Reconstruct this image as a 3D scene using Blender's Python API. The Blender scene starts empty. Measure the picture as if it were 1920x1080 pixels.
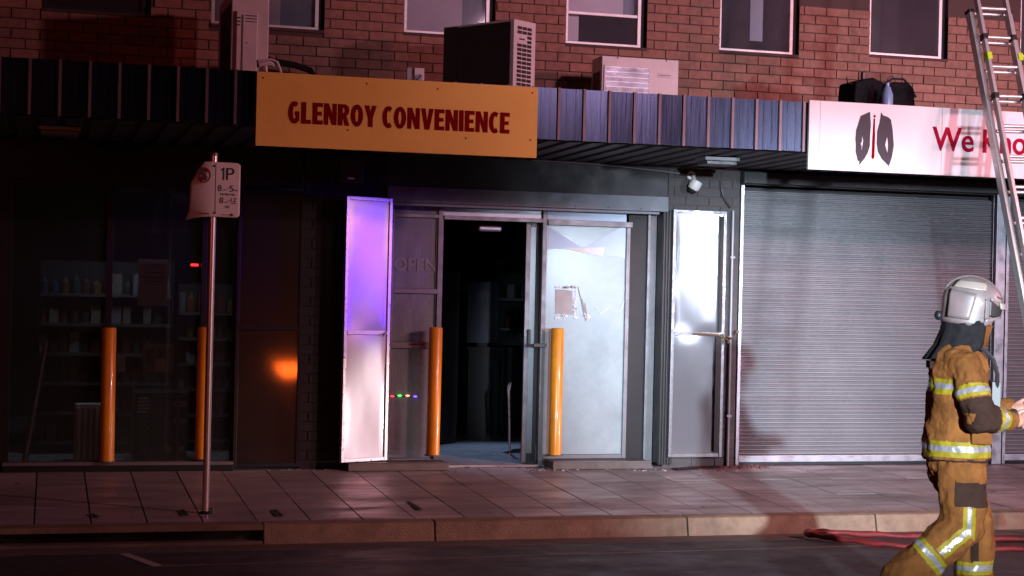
import bpy, bmesh, math, random
from mathutils import Vector, Matrix
random.seed(7)
S = bpy.context.scene
COL = S.collection
# ------------------------------------------------------------------ camera
FPX, YAW, ROLL = 3100.0, math.radians(15.6307), math.radians(1.3055)
CAM = Vector((0.0, -15.5, 1.75))
fwd = Vector((math.sin(YAW), math.cos(YAW), 0))
rt0 = Vector((math.cos(YAW), -math.sin(YAW), 0)); up0 = Vector((0, 0, 1))
c, s = math.cos(ROLL), math.sin(ROLL)
RT = c * rt0 + s * up0
UP = c * up0 - s * rt0
cam = bpy.data.objects.new('camera', bpy.data.cameras.new('camera')); COL.objects.link(cam)
M = Matrix((RT, UP, -fwd)).transposed().to_4x4(); M.translation = CAM
cam.matrix_world = M
cam.data.sensor_width = 36; cam.data.lens = FPX / 1920 * 36
cam.data.clip_start = 0.1; cam.data.clip_end = 500
S.camera = cam
# ------------------------------------------------------------------ night sky
w = bpy.data.worlds.new('World'); S.world = w; w.use_nodes = True
nt = w.node_tree; bg = nt.nodes['Background']
sky = nt.nodes.new('ShaderNodeTexSky'); sky.sky_type = 'NISHITA'; sky.sun_disc = False
sky.sun_elevation = math.radians(-4); sky.sun_rotation = math.radians(140)
nt.links.new(sky.outputs[0], bg.inputs[0]); bg.inputs[1].default_value = 0.06
# ------------------------------------------------------------------ the lamps of the fire engines and the street, plus added fills
def lamp(name, loc, aim, watts, col, size=0.5, spot=None, blend=0.5, sizey=None):
    d = bpy.data.lights.new(name, 'SPOT' if spot else 'AREA')
    d.energy = watts; d.color = col
    if spot: d.spot_size = math.radians(spot); d.spot_blend = blend; d.shadow_soft_size = size
    else:
        d.size = size
        if sizey: d.shape = 'RECTANGLE'; d.size_y = sizey
    o = bpy.data.objects.new(name, d); COL.objects.link(o)
    o.location = loc; o.rotation_euler = (Vector(aim) - Vector(loc)).to_track_quat('-Z', 'Y').to_euler()
    return o
lamp('red_beacon_lamp', (12.2, -6.8, 4.7), (6.5, 0, 3.4), 200, (1, .24, .26), .3)
lamp('scene_light_lamp', (13.4, -17.2, 2.75), (8.9, 0, 1.9), 6800, (.78, .84, 1), .35, spot=30, blend=1)
lamp('scene_light_lamp', (10.5, -17.6, 2.5), (4.95, 0, 1.4), 4200, (.60, .80, 1), .5, spot=7.5, blend=1)
lamp('flood_lamp', (.50, -26, 3.4), (6.9, 0, .95), 64000, (.76, .87, 1), .16, spot=11.5, blend=1)
lamp('pink_scene_lamp', (9.0, -18, 7.0), (6.8, 0, 5.0), 4600, (1, .58, .76), .4, spot=34, blend=1)  # frontal pink fill added to lift the upper storey and signs
lamp('pink_scene_lamp', (14.5, -11.5, 5.5), (4.5, 0, 3.0), 520, (1, .48, .60), .5)  # second added pink fill, set off to the right
lamp('pavement_lamp', (13.0, -12.5, 5.2), (6.4, -2.6, 0), 4200, (1, .50, .50), .35, spot=34, blend=1)  # added fill that makes the pavement brighter and pinker
lamp('warm_headlight_lamp', (11.0, -13.6, 1.3), (5.2, -7.3, .75), 420, (1, .62, .34), .15, spot=24, blend=1)  # warm off-frame fill added to lift the firefighter's clothing
lamp('headlight_lamp', (13.6, -4.3, .40), (3, 0, .25), 3300, (1, .78, .80), .35, spot=9, blend=.6)
lamp('blue_beacon_lamp', (13.4, -4.1, 2.1), (2.88, -.15, 1.95), 6500, (.09, .02, 1), .45, spot=6.5, blend=.8)
lamp('red_beacon_lamp', (-4.5, -11.0, 3.2), (2.5, -2, .4), 50, (1, .12, .10), .5)  # low red fill added for the left road and pavement
lamp('amber_beacon_lamp', (4.15, -14.2, .22), (2.2, 0, .7), 60, (1, .12, .012), .12, spot=24, blend=1)
lamp('torch_lamp', (4.75, 2.6, 2.7), (4.7, 1.2, 0), 150, (.45, .62, 1), .1, spot=52, blend=.8)  # unseen lamp added inside to light the doorway floor
lamp('shop_lamp', (1.0, .55, 2.9), (1.2, 1.4, .7), 14, (.75, .85, 1), .6)  # unseen lamp added to brighten the stock behind the display window
S.view_settings.view_transform = 'Standard'; S.view_settings.look = 'None'
S.view_settings.exposure = 0; S.view_settings.gamma = 1
S.view_settings.use_curve_mapping = False
S.render.engine = 'CYCLES'
# ------------------------------------------------------------------ helpers
def at(u, v, Y=0.0):
    d = fwd + RT * ((u - 960) / FPX) + UP * ((540 - v) / FPX)
    t = (Y - CAM.y) / d.y
    return CAM + d * t
def gr(u, v, Z=0.0):
    d = fwd + RT * ((u - 960) / FPX) + UP * ((540 - v) / FPX)
    return CAM + d * ((Z - CAM.z) / d.z)
def link(o, parent=None, kind=None, label=None, cat=None, group=None):
    COL.objects.link(o)
    if parent: o.parent = parent
    if kind: o['kind'] = kind
    if label: o['label'] = label
    if cat: o['category'] = cat
    if group: o['group'] = group
    return o
def thing(name, label, cat, loc=(0, 0, 0), rz=0, group=None):
    o = bpy.data.objects.new(name, None); o.location = loc; o.rotation_euler = (0, 0, rz)
    o.empty_display_size = .1
    return link(o, None, None, label, cat, group)
def structure(name):
    o = bpy.data.objects.new(name, None); return link(o, None, 'structure')
class MB:
    def __init__(self): self.v = []; self.f = []; self.mi = []
    def add(self, vs, fs, mi=0):
        n = len(self.v); self.v += [tuple(p) for p in vs]
        for f in fs: self.f.append([i + n for i in f]); self.mi.append(mi)
        return self
    def box(self, a, b, mi=0, m=None):
        x0, y0, z0 = [min(a[i], b[i]) for i in range(3)]; x1, y1, z1 = [max(a[i], b[i]) for i in range(3)]
        vs = [Vector(p) for p in ((x0,y0,z0),(x1,y0,z0),(x1,y1,z0),(x0,y1,z0),(x0,y0,z1),(x1,y0,z1),(x1,y1,z1),(x0,y1,z1))]
        if m: vs = [m @ p for p in vs]
        return self.add(vs, [(0,3,2,1),(4,5,6,7),(0,1,5,4),(1,2,6,5),(2,3,7,6),(3,0,4,7)], mi)
    def tube(self, pts, r, n=10, mi=0, cap=True):
        pts = [Vector(p) for p in pts]; rs = r if isinstance(r, (list, tuple)) else [r] * len(pts)
        vs = []; prev = None
        for i, p in enumerate(pts):
            t = (pts[min(i + 1, len(pts) - 1)] - pts[max(i - 1, 0)]).normalized()
            if prev is None:
                a = t.cross(Vector((0, 0, 1)));
                if a.length < .01: a = t.cross(Vector((1, 0, 0)))
            else: a = prev - t * prev.dot(t)
            a.normalize(); b = t.cross(a); prev = a
            for k in range(n):
                q = 2 * math.pi * k / n; vs.append(p + (a * math.cos(q) + b * math.sin(q)) * rs[i])
        fs = [(i*n+k, i*n+(k+1)%n, (i+1)*n+(k+1)%n, (i+1)*n+k) for i in range(len(pts)-1) for k in range(n)]
        if cap: fs += [tuple(range(n))[::-1], tuple((len(pts)-1)*n + k for k in range(n))]
        return self.add(vs, fs, mi)
    def lathe(self, prof, c=(0,0,0), n=20, mi=0, m=None):
        vs = []
        for r, z in prof:
            for k in range(n):
                q = 2*math.pi*k/n; p = Vector((c[0]+r*math.cos(q), c[1]+r*math.sin(q), c[2]+z)); vs.append(m @ p if m else p)
        fs = [(i*n+k, i*n+(k+1)%n, (i+1)*n+(k+1)%n, (i+1)*n+k) for i in range(len(prof)-1) for k in range(n)]
        fs += [tuple(range(n))[::-1], tuple((len(prof)-1)*n + k for k in range(n))]
        return self.add(vs, fs, mi)
    def prism(self, poly, y0, y1, mi=0):
        n = len(poly)
        vs = [(x, y0, z) for x, z in poly] + [(x, y1, z) for x, z in poly]
        return self.add(vs, [tuple(range(n)), tuple(range(n, 2*n))[::-1]] + [(i, i+n, (i+1)%n+n, (i+1)%n) for i in range(n)], mi)
    def build(self, name, mats, parent=None, smooth=False, bevel=0, mesh_only=False, **k):
        me = bpy.data.meshes.new(name); me.from_pydata(self.v, [], self.f)
        mats = mats if isinstance(mats, (list, tuple)) else [mats]
        for m in mats: me.materials.append(m)
        me.polygons.foreach_set('material_index', self.mi)
        bm = bmesh.new(); bm.from_mesh(me); bmesh.ops.recalc_face_normals(bm, faces=bm.faces); bm.to_mesh(me); bm.free()
        if smooth:
            me.polygons.foreach_set('use_smooth', [True]*len(me.polygons)); me.set_sharp_from_angle(angle=math.radians(40))
        if mesh_only: return me
        o = bpy.data.objects.new(name, me)
        if bevel:
            b = o.modifiers.new('bevel', 'BEVEL'); b.width = bevel; b.segments = 2; b.limit_method = 'ANGLE'; b.harden_normals = True
            me.polygons.foreach_set('use_smooth', [True]*len(me.polygons)); me.set_sharp_from_angle(angle=math.radians(40))
        return link(o, parent, **k)
def box(name, a, b, mat, parent=None, bevel=0, **k):
    return MB().box(a, b).build(name, mat, parent, bevel=bevel, **k)
# ------------------------------------------------------------------ materials
def mat(name, col, rough=.6, metal=0.0, noise=None, nscale=6, bump=0, bscale=40, vary=0, emit=None, es=1, spec=.5, rvar=0, stretch=None, coat=0):
    m = bpy.data.materials.new(name); m.use_nodes = True
    n = m.node_tree.nodes; l = m.node_tree.links; p = n['Principled BSDF']
    p.inputs['Roughness'].default_value = rough; p.inputs['Metallic'].default_value = metal
    p.inputs['Specular IOR Level'].default_value = spec; p.inputs['Coat Weight'].default_value = coat
    geo = n.new('ShaderNodeNewGeometry'); vec = geo.outputs['Position']
    if stretch:
        mp = n.new('ShaderNodeMapping'); mp.inputs['Scale'].default_value = stretch; l.new(vec, mp.inputs[0]); vec = mp.outputs[0]
    cur = None
    rgb = n.new('ShaderNodeRGB'); rgb.outputs[0].default_value = (*col, 1); cur = rgb.outputs[0]
    tex = None
    if noise:
        tex = n.new('ShaderNodeTexNoise'); tex.inputs['Scale'].default_value = nscale; tex.inputs['Detail'].default_value = 7
        tex.inputs['Roughness'].default_value = .65; l.new(vec, tex.inputs['Vector'])
        rm = n.new('ShaderNodeMapRange'); rm.inputs[1].default_value = .35; rm.inputs[2].default_value = .68; l.new(tex.outputs[0], rm.inputs[0])
        mx = n.new('ShaderNodeMix'); mx.data_type = 'RGBA'; mx.inputs[7].default_value = (*noise, 1)
        l.new(rm.outputs[0], mx.inputs[0]); l.new(cur, mx.inputs[6]); cur = mx.outputs[2]
        if rvar:
            rr = n.new('ShaderNodeMapRange'); rr.inputs[3].default_value = rough - rvar; rr.inputs[4].default_value = rough + rvar
            l.new(rm.outputs[0], rr.inputs[0]); l.new(rr.outputs[0], p.inputs['Roughness'])
    if vary:
        oi = n.new('ShaderNodeObjectInfo'); hs = n.new('ShaderNodeHueSaturation')
        r1 = n.new('ShaderNodeMapRange'); r1.inputs[3].default_value = 1 - vary; r1.inputs[4].default_value = 1 + vary
        l.new(oi.outputs['Random'], r1.inputs[0]); l.new(r1.outputs[0], hs.inputs['Value']); l.new(cur, hs.inputs['Color']); cur = hs.outputs[0]
    l.new(cur, p.inputs['Base Color'])
    if bump:
        t2 = n.new('ShaderNodeTexNoise'); t2.inputs['Scale'].default_value = bscale; t2.inputs['Detail'].default_value = 6; l.new(vec, t2.inputs['Vector'])
        b = n.new('ShaderNodeBump'); b.inputs['Strength'].default_value = bump; b.inputs['Distance'].default_value = .02
        l.new(t2.outputs[0], b.inputs['Height']); l.new(b.outputs[0], p.inputs['Normal'])
    if emit: p.inputs['Emission Color'].default_value = (*emit, 1); p.inputs['Emission Strength'].default_value = es
    return m
def glass(name, tint=(.9, .93, .95), dust=0.0, dustcol=(.55, .6, .62), rough=.03, dscale=2.2, drough=.45, streak=None):
    m = bpy.data.materials.new(name); m.use_nodes = True
    n = m.node_tree.nodes; l = m.node_tree.links; n.remove(n['Principled BSDF']); out = n['Material Output']
    tr = n.new('ShaderNodeBsdfTransparent'); tr.inputs[0].default_value = (*tint, 1)
    gl = n.new('ShaderNodeBsdfGlossy'); gl.inputs['Roughness'].default_value = rough
    fr = n.new('ShaderNodeFresnel'); fr.inputs[0].default_value = 1.5
    m1 = n.new('ShaderNodeMixShader'); l.new(fr.outputs[0], m1.inputs[0]); l.new(tr.outputs[0], m1.inputs[1]); l.new(gl.outputs[0], m1.inputs[2])
    cur = m1
    if dust:
        geo = n.new('ShaderNodeNewGeometry'); mp = n.new('ShaderNodeMapping'); l.new(geo.outputs['Position'], mp.inputs[0])
        mp.inputs['Scale'].default_value = streak or (1, 1, 1)
        tx = n.new('ShaderNodeTexNoise'); tx.inputs['Scale'].default_value = dscale; tx.inputs['Detail'].default_value = 8; tx.inputs['Roughness'].default_value = .7
        l.new(mp.outputs[0], tx.inputs['Vector'])
        r = n.new('ShaderNodeMapRange'); r.inputs[1].default_value = .3; r.inputs[2].default_value = .7
        r.inputs[3].default_value = dust * .62; r.inputs[4].default_value = min(1, dust * 1.15); l.new(tx.outputs[0], r.inputs[0])
        p = n.new('ShaderNodeBsdfPrincipled'); p.inputs['Base Color'].default_value = (*dustcol, 1); p.inputs['Roughness'].default_value = drough
        m2 = n.new('ShaderNodeMixShader'); l.new(r.outputs[0], m2.inputs[0]); l.new(cur.outputs[0], m2.inputs[1]); l.new(p.outputs[0], m2.inputs[2]); cur = m2
    l.new(cur.outputs[0], out.inputs[0]); return m
K = {}
K['brick'] = mat('red_brick', (.30, .155, .11), .85, noise=(.21, .10, .075), nscale=14, bump=.35, bscale=90, vary=.22)
K['mortar'] = mat('dark_mortar', (.075, .045, .04), .95, bump=.3)
K['blackbrick'] = mat('black_painted_brick', (.006, .006, .007), .75, noise=(.009, .009, .01), bump=.25, bscale=80, vary=.15)
K['greybrick'] = mat('grey_painted_brick', (.030, .029, .032), .6, noise=(.045, .042, .045), bump=.3, bscale=80, vary=.15)
K['blackpaint'] = mat('black_paint', (.006, .006, .007), .5, noise=(.01, .01, .011), spec=.3)
K['darkpanel'] = mat('charcoal_board', (.020, .020, .024), .55, noise=(.03, .03, .036), nscale=4, rvar=.1)
K['cladding'] = mat('charcoal_sheet_metal', (.022, .031, .056), .26, .85, noise=(.030, .041, .070), nscale=3, rvar=.04, stretch=(9, 9, .6), bump=.05, bscale=6, vary=.15)
K['ribedge'] = mat('cladding_rib', (.17, .12, .13), .45, .3, noise=(.12, .09, .095))
K['soffit'] = mat('dark_soffit', (.05, .045, .05), .6, noise=(.03, .03, .035))
K['roof'] = mat('awning_roof_sheet', (.10, .10, .11), .6, noise=(.06, .06, .07))
K['yellow'] = mat('yellow_sign_board', (.97, .66, .15), .6, noise=(.86, .56, .12), nscale=1.3, spec=.2)
K['redpaint'] = mat('dark_red_lettering', (.22, .002, .004), .9, spec=.05)
K['white'] = mat('white_sign_board', (.80, .79, .78), .6, noise=(.72, .71, .71), nscale=1.5)
K['crimson'] = mat('crimson_lettering', (.36, .006, .035), .9, spec=.05)
K['suit'] = mat('charcoal_print', (.075, .065, .075), .8, spec=.1)
K['galv'] = mat('galvanised_sheet', (.26, .27, .30), .40, .7, noise=(.34, .35, .38), nscale=10, rvar=.12, bump=.06, bscale=8)
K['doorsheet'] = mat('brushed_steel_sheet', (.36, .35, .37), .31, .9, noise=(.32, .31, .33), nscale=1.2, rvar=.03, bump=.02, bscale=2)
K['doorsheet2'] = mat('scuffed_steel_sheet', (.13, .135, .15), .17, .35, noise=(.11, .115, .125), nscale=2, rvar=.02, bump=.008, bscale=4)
K['steel'] = mat('steel_tube_frame', (.55, .54, .56), .35, .85, noise=(.40, .39, .42), nscale=20, rvar=.1)
K['dullsteel'] = mat('dull_steel_frame', (.20, .20, .21), .35, .7, noise=(.13, .13, .14), nscale=20, rvar=.1)
K['alu'] = mat('anodised_aluminium', (.17, .17, .18), .45, .5, noise=(.12, .12, .13), nscale=9, rvar=.08)
K['aluwhite'] = mat('pale_window_frame', (.62, .60, .58), .4, .2, noise=(.5, .48, .47), nscale=12)
K['bollard'] = mat('amber_painted_steel', (.80, .32, .014), .32, noise=(.50, .18, .012), nscale=5, rvar=.1, coat=.25, stretch=(3, 3, .6))
K['concrete'] = mat('pavement_concrete', (.37, .335, .33), .50, noise=(.18, .16, .16), nscale=2.1, bump=.22, bscale=60, vary=.14, rvar=.2, stretch=(.5, 1.7, 1))
K['kerb'] = mat('kerb_concrete', (.23, .17, .115), .8, noise=(.13, .095, .065), nscale=5, bump=.4, bscale=60, vary=.1)
K['asphalt'] = mat('wet_asphalt', (.05, .045, .045), .55, noise=(.032, .03, .03), nscale=3, bump=.5, bscale=160, rvar=.12)
K['gutter'] = mat('gutter_concrete', (.13, .11, .10), .75, noise=(.08, .065, .06), nscale=4, bump=.3, bscale=80)
K['linepaint'] = mat('worn_road_paint', (.42, .38, .36), .7, noise=(.20, .18, .17), nscale=18)
K['shutter'] = mat('shutter_steel', (.175, .18, .19), .45, .25, noise=(.14, .145, .155), nscale=1.2, vary=.05)
K['acwhite'] = mat('off_white_enamel', (.68, .66, .64), .45, noise=(.56, .54, .52), nscale=5)
K['acdark'] = mat('condenser_fins', (.02, .02, .022), .6)
K['black'] = mat('black_plastic', (.015, .015, .017), .45)
K['rubber'] = mat('black_fabric', (.009, .008, .009), .9, spec=.1, noise=(.016, .014, .016), nscale=30, bump=.2)
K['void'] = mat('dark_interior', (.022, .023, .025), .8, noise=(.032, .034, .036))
K['floor'] = mat('shop_floor_tile', (.42, .44, .46), .3, noise=(.32, .34, .36), nscale=4, rvar=.1)
K['glass'] = glass('clear_glass', (.66, .68, .68), dust=.045, dustcol=(.28, .36, .34), streak=(1, 1, .5), dscale=1.2)
K['upglass'] = glass('window_glass', (.93, .94, .95), dust=.045, dustcol=(.5, .42, .52), dscale=.8)
K['dirtyglass'] = glass('smoky_glass', (.75, .78, .8), dust=.42, dustcol=(.34, .37, .40), streak=(3, 1, .7))
K['frost'] = glass('soot_hazed_glass', (.8, .85, .86), dust=.78, dustcol=(.33, .40, .42), dscale=1.1, drough=.34, rough=.16)
K['bluefilm'] = mat('pale_blue_glass_film', (.30, .42, .58), .35, noise=(.36, .46, .60))
K['paper'] = mat('white_paper', (.72, .70, .68), .8, noise=(.62, .60, .58), nscale=9)
K['print'] = mat('grey_print', (.16, .15, .15), .8)
K['poster'] = mat('taped_notice', (.34, .31, .31), .8, noise=(.27, .25, .25), nscale=14)
K['blind'] = mat('cream_blind', (.85, .76, .80), .8, noise=(.76, .66, .71), nscale=1.5)
K['blindblue'] = mat('grey_blue_curtain', (.34, .40, .46), .8, noise=(.28, .33, .38), stretch=(12, 1, .4))
K['hose'] = mat('red_fire_hose', (.20, .012, .014), .5, noise=(.10, .008, .008), nscale=9, bump=.4, bscale=120)
K['ladder'] = mat('ladder_aluminium', (.62, .64, .62), .36, .6, noise=(.5, .52, .5), nscale=20)
K['lime'] = mat('lime_clip', (.45, .75, .02), .4)
K['ledred'] = mat('red_led', (.5, .01, .01), .4, emit=(1, .02, .02), es=8)
K['brass'] = mat('worn_brass', (.26, .20, .12), .35, .8)
K['rust'] = mat('scattered_red_debris', (.20, .07, .06), .9, noise=(.10, .04, .04))
K['conduit'] = mat('grey_conduit', (.22, .22, .24), .45, .3)
# ------------------------------------------------------------------ ground
road = structure('road')
def zroad(y): return -.215 + max(0, -y - 3.05) * .028 if y > -9 else -.215 + 5.95 * .028
MB().add([(-60,-60,-.05),(80,-60,-.05),(80,-9,zroad(-9)),(-60,-9,zroad(-9))],[(0,1,2,3)]).add([(-60,-9,zroad(-9)),(80,-9,zroad(-9)),(80,-3.42,zroad(-3.42)),(-60,-3.42,zroad(-3.42))],[(0,1,2,3)]).build('asphalt', K['asphalt'], road)
MB().add([(-60,-3.42,zroad(-3.42)),(80,-3.42,zroad(-3.42)),(80,-2.98,-.225),(-60,-2.98,-.225)],[(0,1,2,3)]).build('gutter_channel', K['gutter'], road)
def strip(p, q, wd, name='lane_line', dz=.004):
    (x0, y0), (x1, y1) = p, q; d = Vector((x1-x0, y1-y0)).normalized(); n = Vector((-d.y, d.x)) * wd / 2
    pts = [(x0-n.x, y0-n.y), (x1-n.x, y1-n.y), (x1+n.x, y1+n.y), (x0+n.x, y0+n.y)]
    MB().add([(x, y, zroad(y)+dz) for x, y in pts], [(0,1,2,3)]).build(name, K['linepaint'], road)
la = gr(290, 1064, -.19); lb = gr(1580, 1024, -.20)
strip((la.x, la.y), (9.5, lb.y+.06), .022)
lc = gr(232, 1038, -.2)
strip((lc.x, lc.y+.01), (la.x+.03, la.y-.02), .075, 'bay_corner_mark')
MB().add([(-60,0.6,-.06),(80,.6,-.06),(80,60,-.06),(-60,60,-.06)],[(0,1,2,3)]).build('ground', K['concrete'], kind='structure')
pave = structure('pavement')
slope = -.075 / 2.82
box('bedding', (-60, -2.84, -.4), (80, .6, -.125), K['mortar'], pave)
sm = MB().box((.006, .0015, -.05), (.404, .9385, 0)).build('paving_slab', K['concrete'], mesh_only=True)
rows = [-.94, -1.88, -2.82]
for r, y in enumerate(rows):
    for i in range(32):
        x = -1.71 + i * .41
        o = bpy.data.objects.new('paving_slab', sm); link(o, pave)
        o.location = (x, y, -slope * y * -1 + random.uniform(-.0015, .0015)); o.location.z = slope * -y + random.uniform(-.0015, .0015)
        o.rotation_euler = (math.atan(-slope), random.uniform(-.002, .002), 0)
for xa, xb in ((-60, -1.71), (11.41, 80)):
    MB().add([(xa,-2.82,slope*2.82),(xb,-2.82,slope*2.82),(xb,0,0),(xa,0,0)],[(0,1,2,3)]).build('paved_strip', K['concrete'], pave)
MB().add([(-60,.0,0),(80,.0,0),(80,.62,0),(-60,.62,0)],[(0,1,2,3)]).build('threshold_bed', K['mortar'], pave)
kerb = structure('kerb')
def kerbstone(x0, x1):
    zt = slope * 2.82 + .002
    prof = [(-2.825, zt-.2), (-2.825, zt), (-2.955, zt-.003), (-2.975, zt-.012), (-3.01, -.235), (-3.01, -.3)]
    n = len(prof); x1 -= .012
    vs = [(x0, y, z) for y, z in prof] + [(x1, y, z) for y, z in prof]
    MB().add(vs, [tuple(range(n)), tuple(range(n, 2*n))] + [(i, i+1, i+1+n, i+n) for i in range(n-1)]).build('kerb_stone', K['kerb'], kerb, bevel=.006)
ks = [-1.9, -.35, 1.60, 2.93, 5.03, 6.72, 8.4, 10.1, 11.8]
for i in range(len(ks)-1):
    if i != 1: kerbstone(ks[i], ks[i+1])
for x0, x1 in ((-60, -1.9), (11.8, 80)): kerbstone(x0, x1)
dr = thing('drain_inlet', 'concrete side-entry drain inlet with a dark slot in the kerb beside the parking sign', 'drain', (.62, -2.9, 0))
zt = slope*2.82+.003
for a, b, nm, mt in (((-.97, .07, zt-.045), (.97, -.12, zt), 'lid', 'kerb'), ((-.97, .07, -.30), (.97, .02, zt-.047), 'back_wall', 'void'), ((-.97, -.115, -.245), (.97, .02, -.20), 'sill', 'gutter')):
    box(nm, a, b, K[mt], dr, bevel=.006)
# ------------------------------------------------------------------ upper brick wall with windows
Z0, Z1 = 3.10, 6.0
wins = [(78, 283, 22, None), (395, 608, 51, 'a'), (757, 928, 66, 'b'), (1060, 1212, 86, 'c'), (1348, 1497, 99, 'd'), (1629, 1776, 107, 'e'), (1912, 2060, 112, 'd')]
uw = thing('upper_brick_wall', 'red brick upper storey wall with a row of aluminium windows above the awning', 'wall', (5, 0, Z0))
UW = []
for u0, u1, vb, k in wins:
    a = at(u0, vb, 0); b = at(u1, vb, 0); UW.append((a.x, b.x, (a.z+b.z)/2, k))
def clearspans(z0, z1, x0=-2, x1=12.5):
    cuts = sorted([(a, b) for a, b, zb, k in UW if z1 > zb - .0 ])
    sp = []; cur = x0
    for a, b in cuts:
        if a > cur: sp.append((cur, a))
        cur = max(cur, b)
    sp.append((cur, x1)); return sp
BW, BH, G = .25, .0905, .011
bmesh_full = MB().box((0, -.012, 0), (BW-G, .05, BH-G)).build('brick', K['brick'], mesh_only=True)
cache = {}
def brickmesh(wd):
    k = round(wd, 3)
    if k not in cache: cache[k] = MB().box((0, -.012, 0), (k, .05, BH-G)).build('brick', K['brick'], mesh_only=True)
    return cache[k]
for a, b, zb, k in UW: pass
m = MB(); 
zs = sorted(set([Z0, Z1] + [zb for *_, zb, k in UW]))
for i in range(len(zs)-1):
    for xa, xb in clearspans(zs[i], zs[i+1]): m.box((xa, .0, zs[i]), (xb, .24, zs[i+1]))
m.build('mortar_backing', K['mortar'], uw).location = (-5, 0, -Z0)
rest = MB(); cnt = 0; cand = []
row = 0; z = 3.44
while z < 4.62:
    off = (row % 2) * BW / 2
    for xa, xb in clearspans(z + BH - G, z + BH - G):
        i0 = math.floor((xa - off) / BW)
        x = off + i0 * BW
        while x < xb:
            a = max(x, xa); b = min(x + BW - G, xb)
            if b - a > .03: cand.append((a, b, z))
            x += BW
    z += BH; row += 1
def inview(x, z):
    d = Vector((x, 0, z)) - CAM; f = d.dot(fwd); u = 960 + FPX * d.dot(RT) / f; v = 540 - FPX * d.dot(UP) / f
    return -10 < u < 1930 and v > -6
for a, b, z in cand:
    if inview((a+b)/2, z) and cnt < 298:
        o = bpy.data.objects.new('brick', brickmesh(b-a)); link(o, uw); cnt += 1
        o.location = (a-5, random.uniform(-.003, .002), z-Z0); o.rotation_euler = (0, random.uniform(-.003, .003), 0)
    else: rest.box((a-5, -.012, z-Z0), (b-5, .05, z+BH-G-Z0))
rest.build('brick_field', K['brick'], uw, kind='stuff')
for a, b, zb, k in UW:
    fr = MB(); y0, y1 = .035, .085; H = 1.5; t = .035; o5 = Vector((-5, 0, -Z0))
    def bx(M_, p, q): M_.box(Vector(p)+o5, Vector(q)+o5)
    bx(fr, (a+.004, y0, zb+.03), (a+t, y1, zb+H)); bx(fr, (b-t-.05, y0, zb+.03), (b-.05, y1, zb+H)); bx(fr, (a+.004, y0-.002, zb+.004), (b-.05, y1, zb+.032))
    if k == 'c': bx(fr, (a+t, y0+.006, zb+.30), (b-t-.05, y1-.01, zb+.33))
    wo = fr.build('window', K['aluwhite'] if k else K['black'], uw, bevel=.003)
    sl = MB(); bx(sl, (a-.0, -.02, zb-.028), (b-.0, y0+.01, zb+.002)); sl.build('sill', K['mortar'], wo, bevel=.004)
    rv = MB(); bx(rv, (b-.048, .06, zb+.004), (b-.002, .20, zb+H)); rv.build('reveal', K['void'], wo)
    pn = MB(); bx(pn, (a+t, y0+.02, zb+.034), (b-t-.05, y0+.026, zb+H)); pn.build('pane', K['upglass'], wo)
    bk = MB(); bx(bk, (a-.2, .9, zb-.1), (b+.2, .95, zb+H)); bx(bk, (a-.2, .25, zb-.1), (a-.15, .9, zb+H)); bx(bk, (b+.15, .25, zb-.1), (b+.2, .9, zb+H)); bx(bk, (a-.15, .25, zb-.1), (b+.15, .9, zb-.05)); bk.build('dark_room', K['void'], wo)
    if k in ('a', 'b', 'c'):
        wd = b-a; top = zb+H; base = zb+.04 if k != 'c' else zb+.335
        bl = MB(); bx(bl, (a+t, .10, base), (a+wd*(.66 if k == 'b' else .62 if k=='a' else .74), .112, top)); bl.build('blind', K['blind'], wo)
        cu = MB(); bx(cu, (a+wd*(.665 if k == 'b' else .625 if k == 'a' else .745), .11, base), (b-.06, .12, top)); cu.build('curtain', K['blindblue'], wo)
    if k == 'c':
        cu = MB(); bx(cu, (a+t+.005, .12, zb+.035), (a+.17, .13, zb+.3)); cu.build('curtain_hem', K['blind'], wo)
    if k == 'd':
        cu = MB(); bx(cu, (a+.42, .2, zb+.15), (a+.56, .22, zb+H)); cu.build('curtain', K['blindblue'], wo)
# ------------------------------------------------------------------ awning
aw = thing('street_awning', 'charcoal ribbed metal awning fascia running across the whole shop row', 'awning', (5, -1, 3.0))
FY = -2.0; FZ0, FZ1 = 3.025, 3.462
def loc(o, d): o.location = Vector(o.location) + Vector(d); return o
pm = MB()
PW = .228
pm.box((.012, -.012, 0), (PW-.012, 0, FZ1-FZ0)); pm.box((.07, -.016, 0), (.075, -.012, FZ1-FZ0)); pm.box((.15, -.016, 0), (.155, -.012, FZ1-FZ0))
pmm = pm.build('cladding_panel', K['cladding'], mesh_only=True)
rm_ = MB().box((-.012, -.034, -.004), (.0115, 0, FZ1-FZ0+.004)).build('cladding_rib', K['ribedge'], mesh_only=True)
xr = at(1047.4, 169.5, FY).x
i0 = -22
for i in range(i0, 30):
    x = xr + i * PW
    if x > 11.6 : break
    o = bpy.data.objects.new('cladding_panel', pmm); link(o, aw); o.location = (x-5, FY+1, FZ0-3.0); o.rotation_euler = (random.uniform(-.01, .01), 0, random.uniform(-.012, .012))
    o = bpy.data.objects.new('cladding_rib', rm_); link(o, aw); o.location = (x-5, FY+1, FZ0-3.0)
box('fascia_beam', (-6.5, -1+.012, .03), (6.6, -.9, .44), K['black'], aw)
box('roof_sheet', (-6.5, -.898, .33), (6.6, .985, .37), K['roof'], aw)
so = MB()
x = -6.5
while x < 6.6:
    so.add([(x, -.9, .02), (x+.12, -.9, .02), (x+.135, -.9, .045), (x+.185, -.9, .045), (x+.2, -.9, .02), (x, .985, .0), (x+.12, .985, .0), (x+.135, .985, .03), (x+.185, .985, .03), (x+.2, .985, .0)], [(0,1,6,5), (1,2,7,6), (2,3,8,7), (3,4,9,8)]); x += .2
so.build('soffit_sheet', K['soffit'], aw, kind='stuff')
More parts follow.
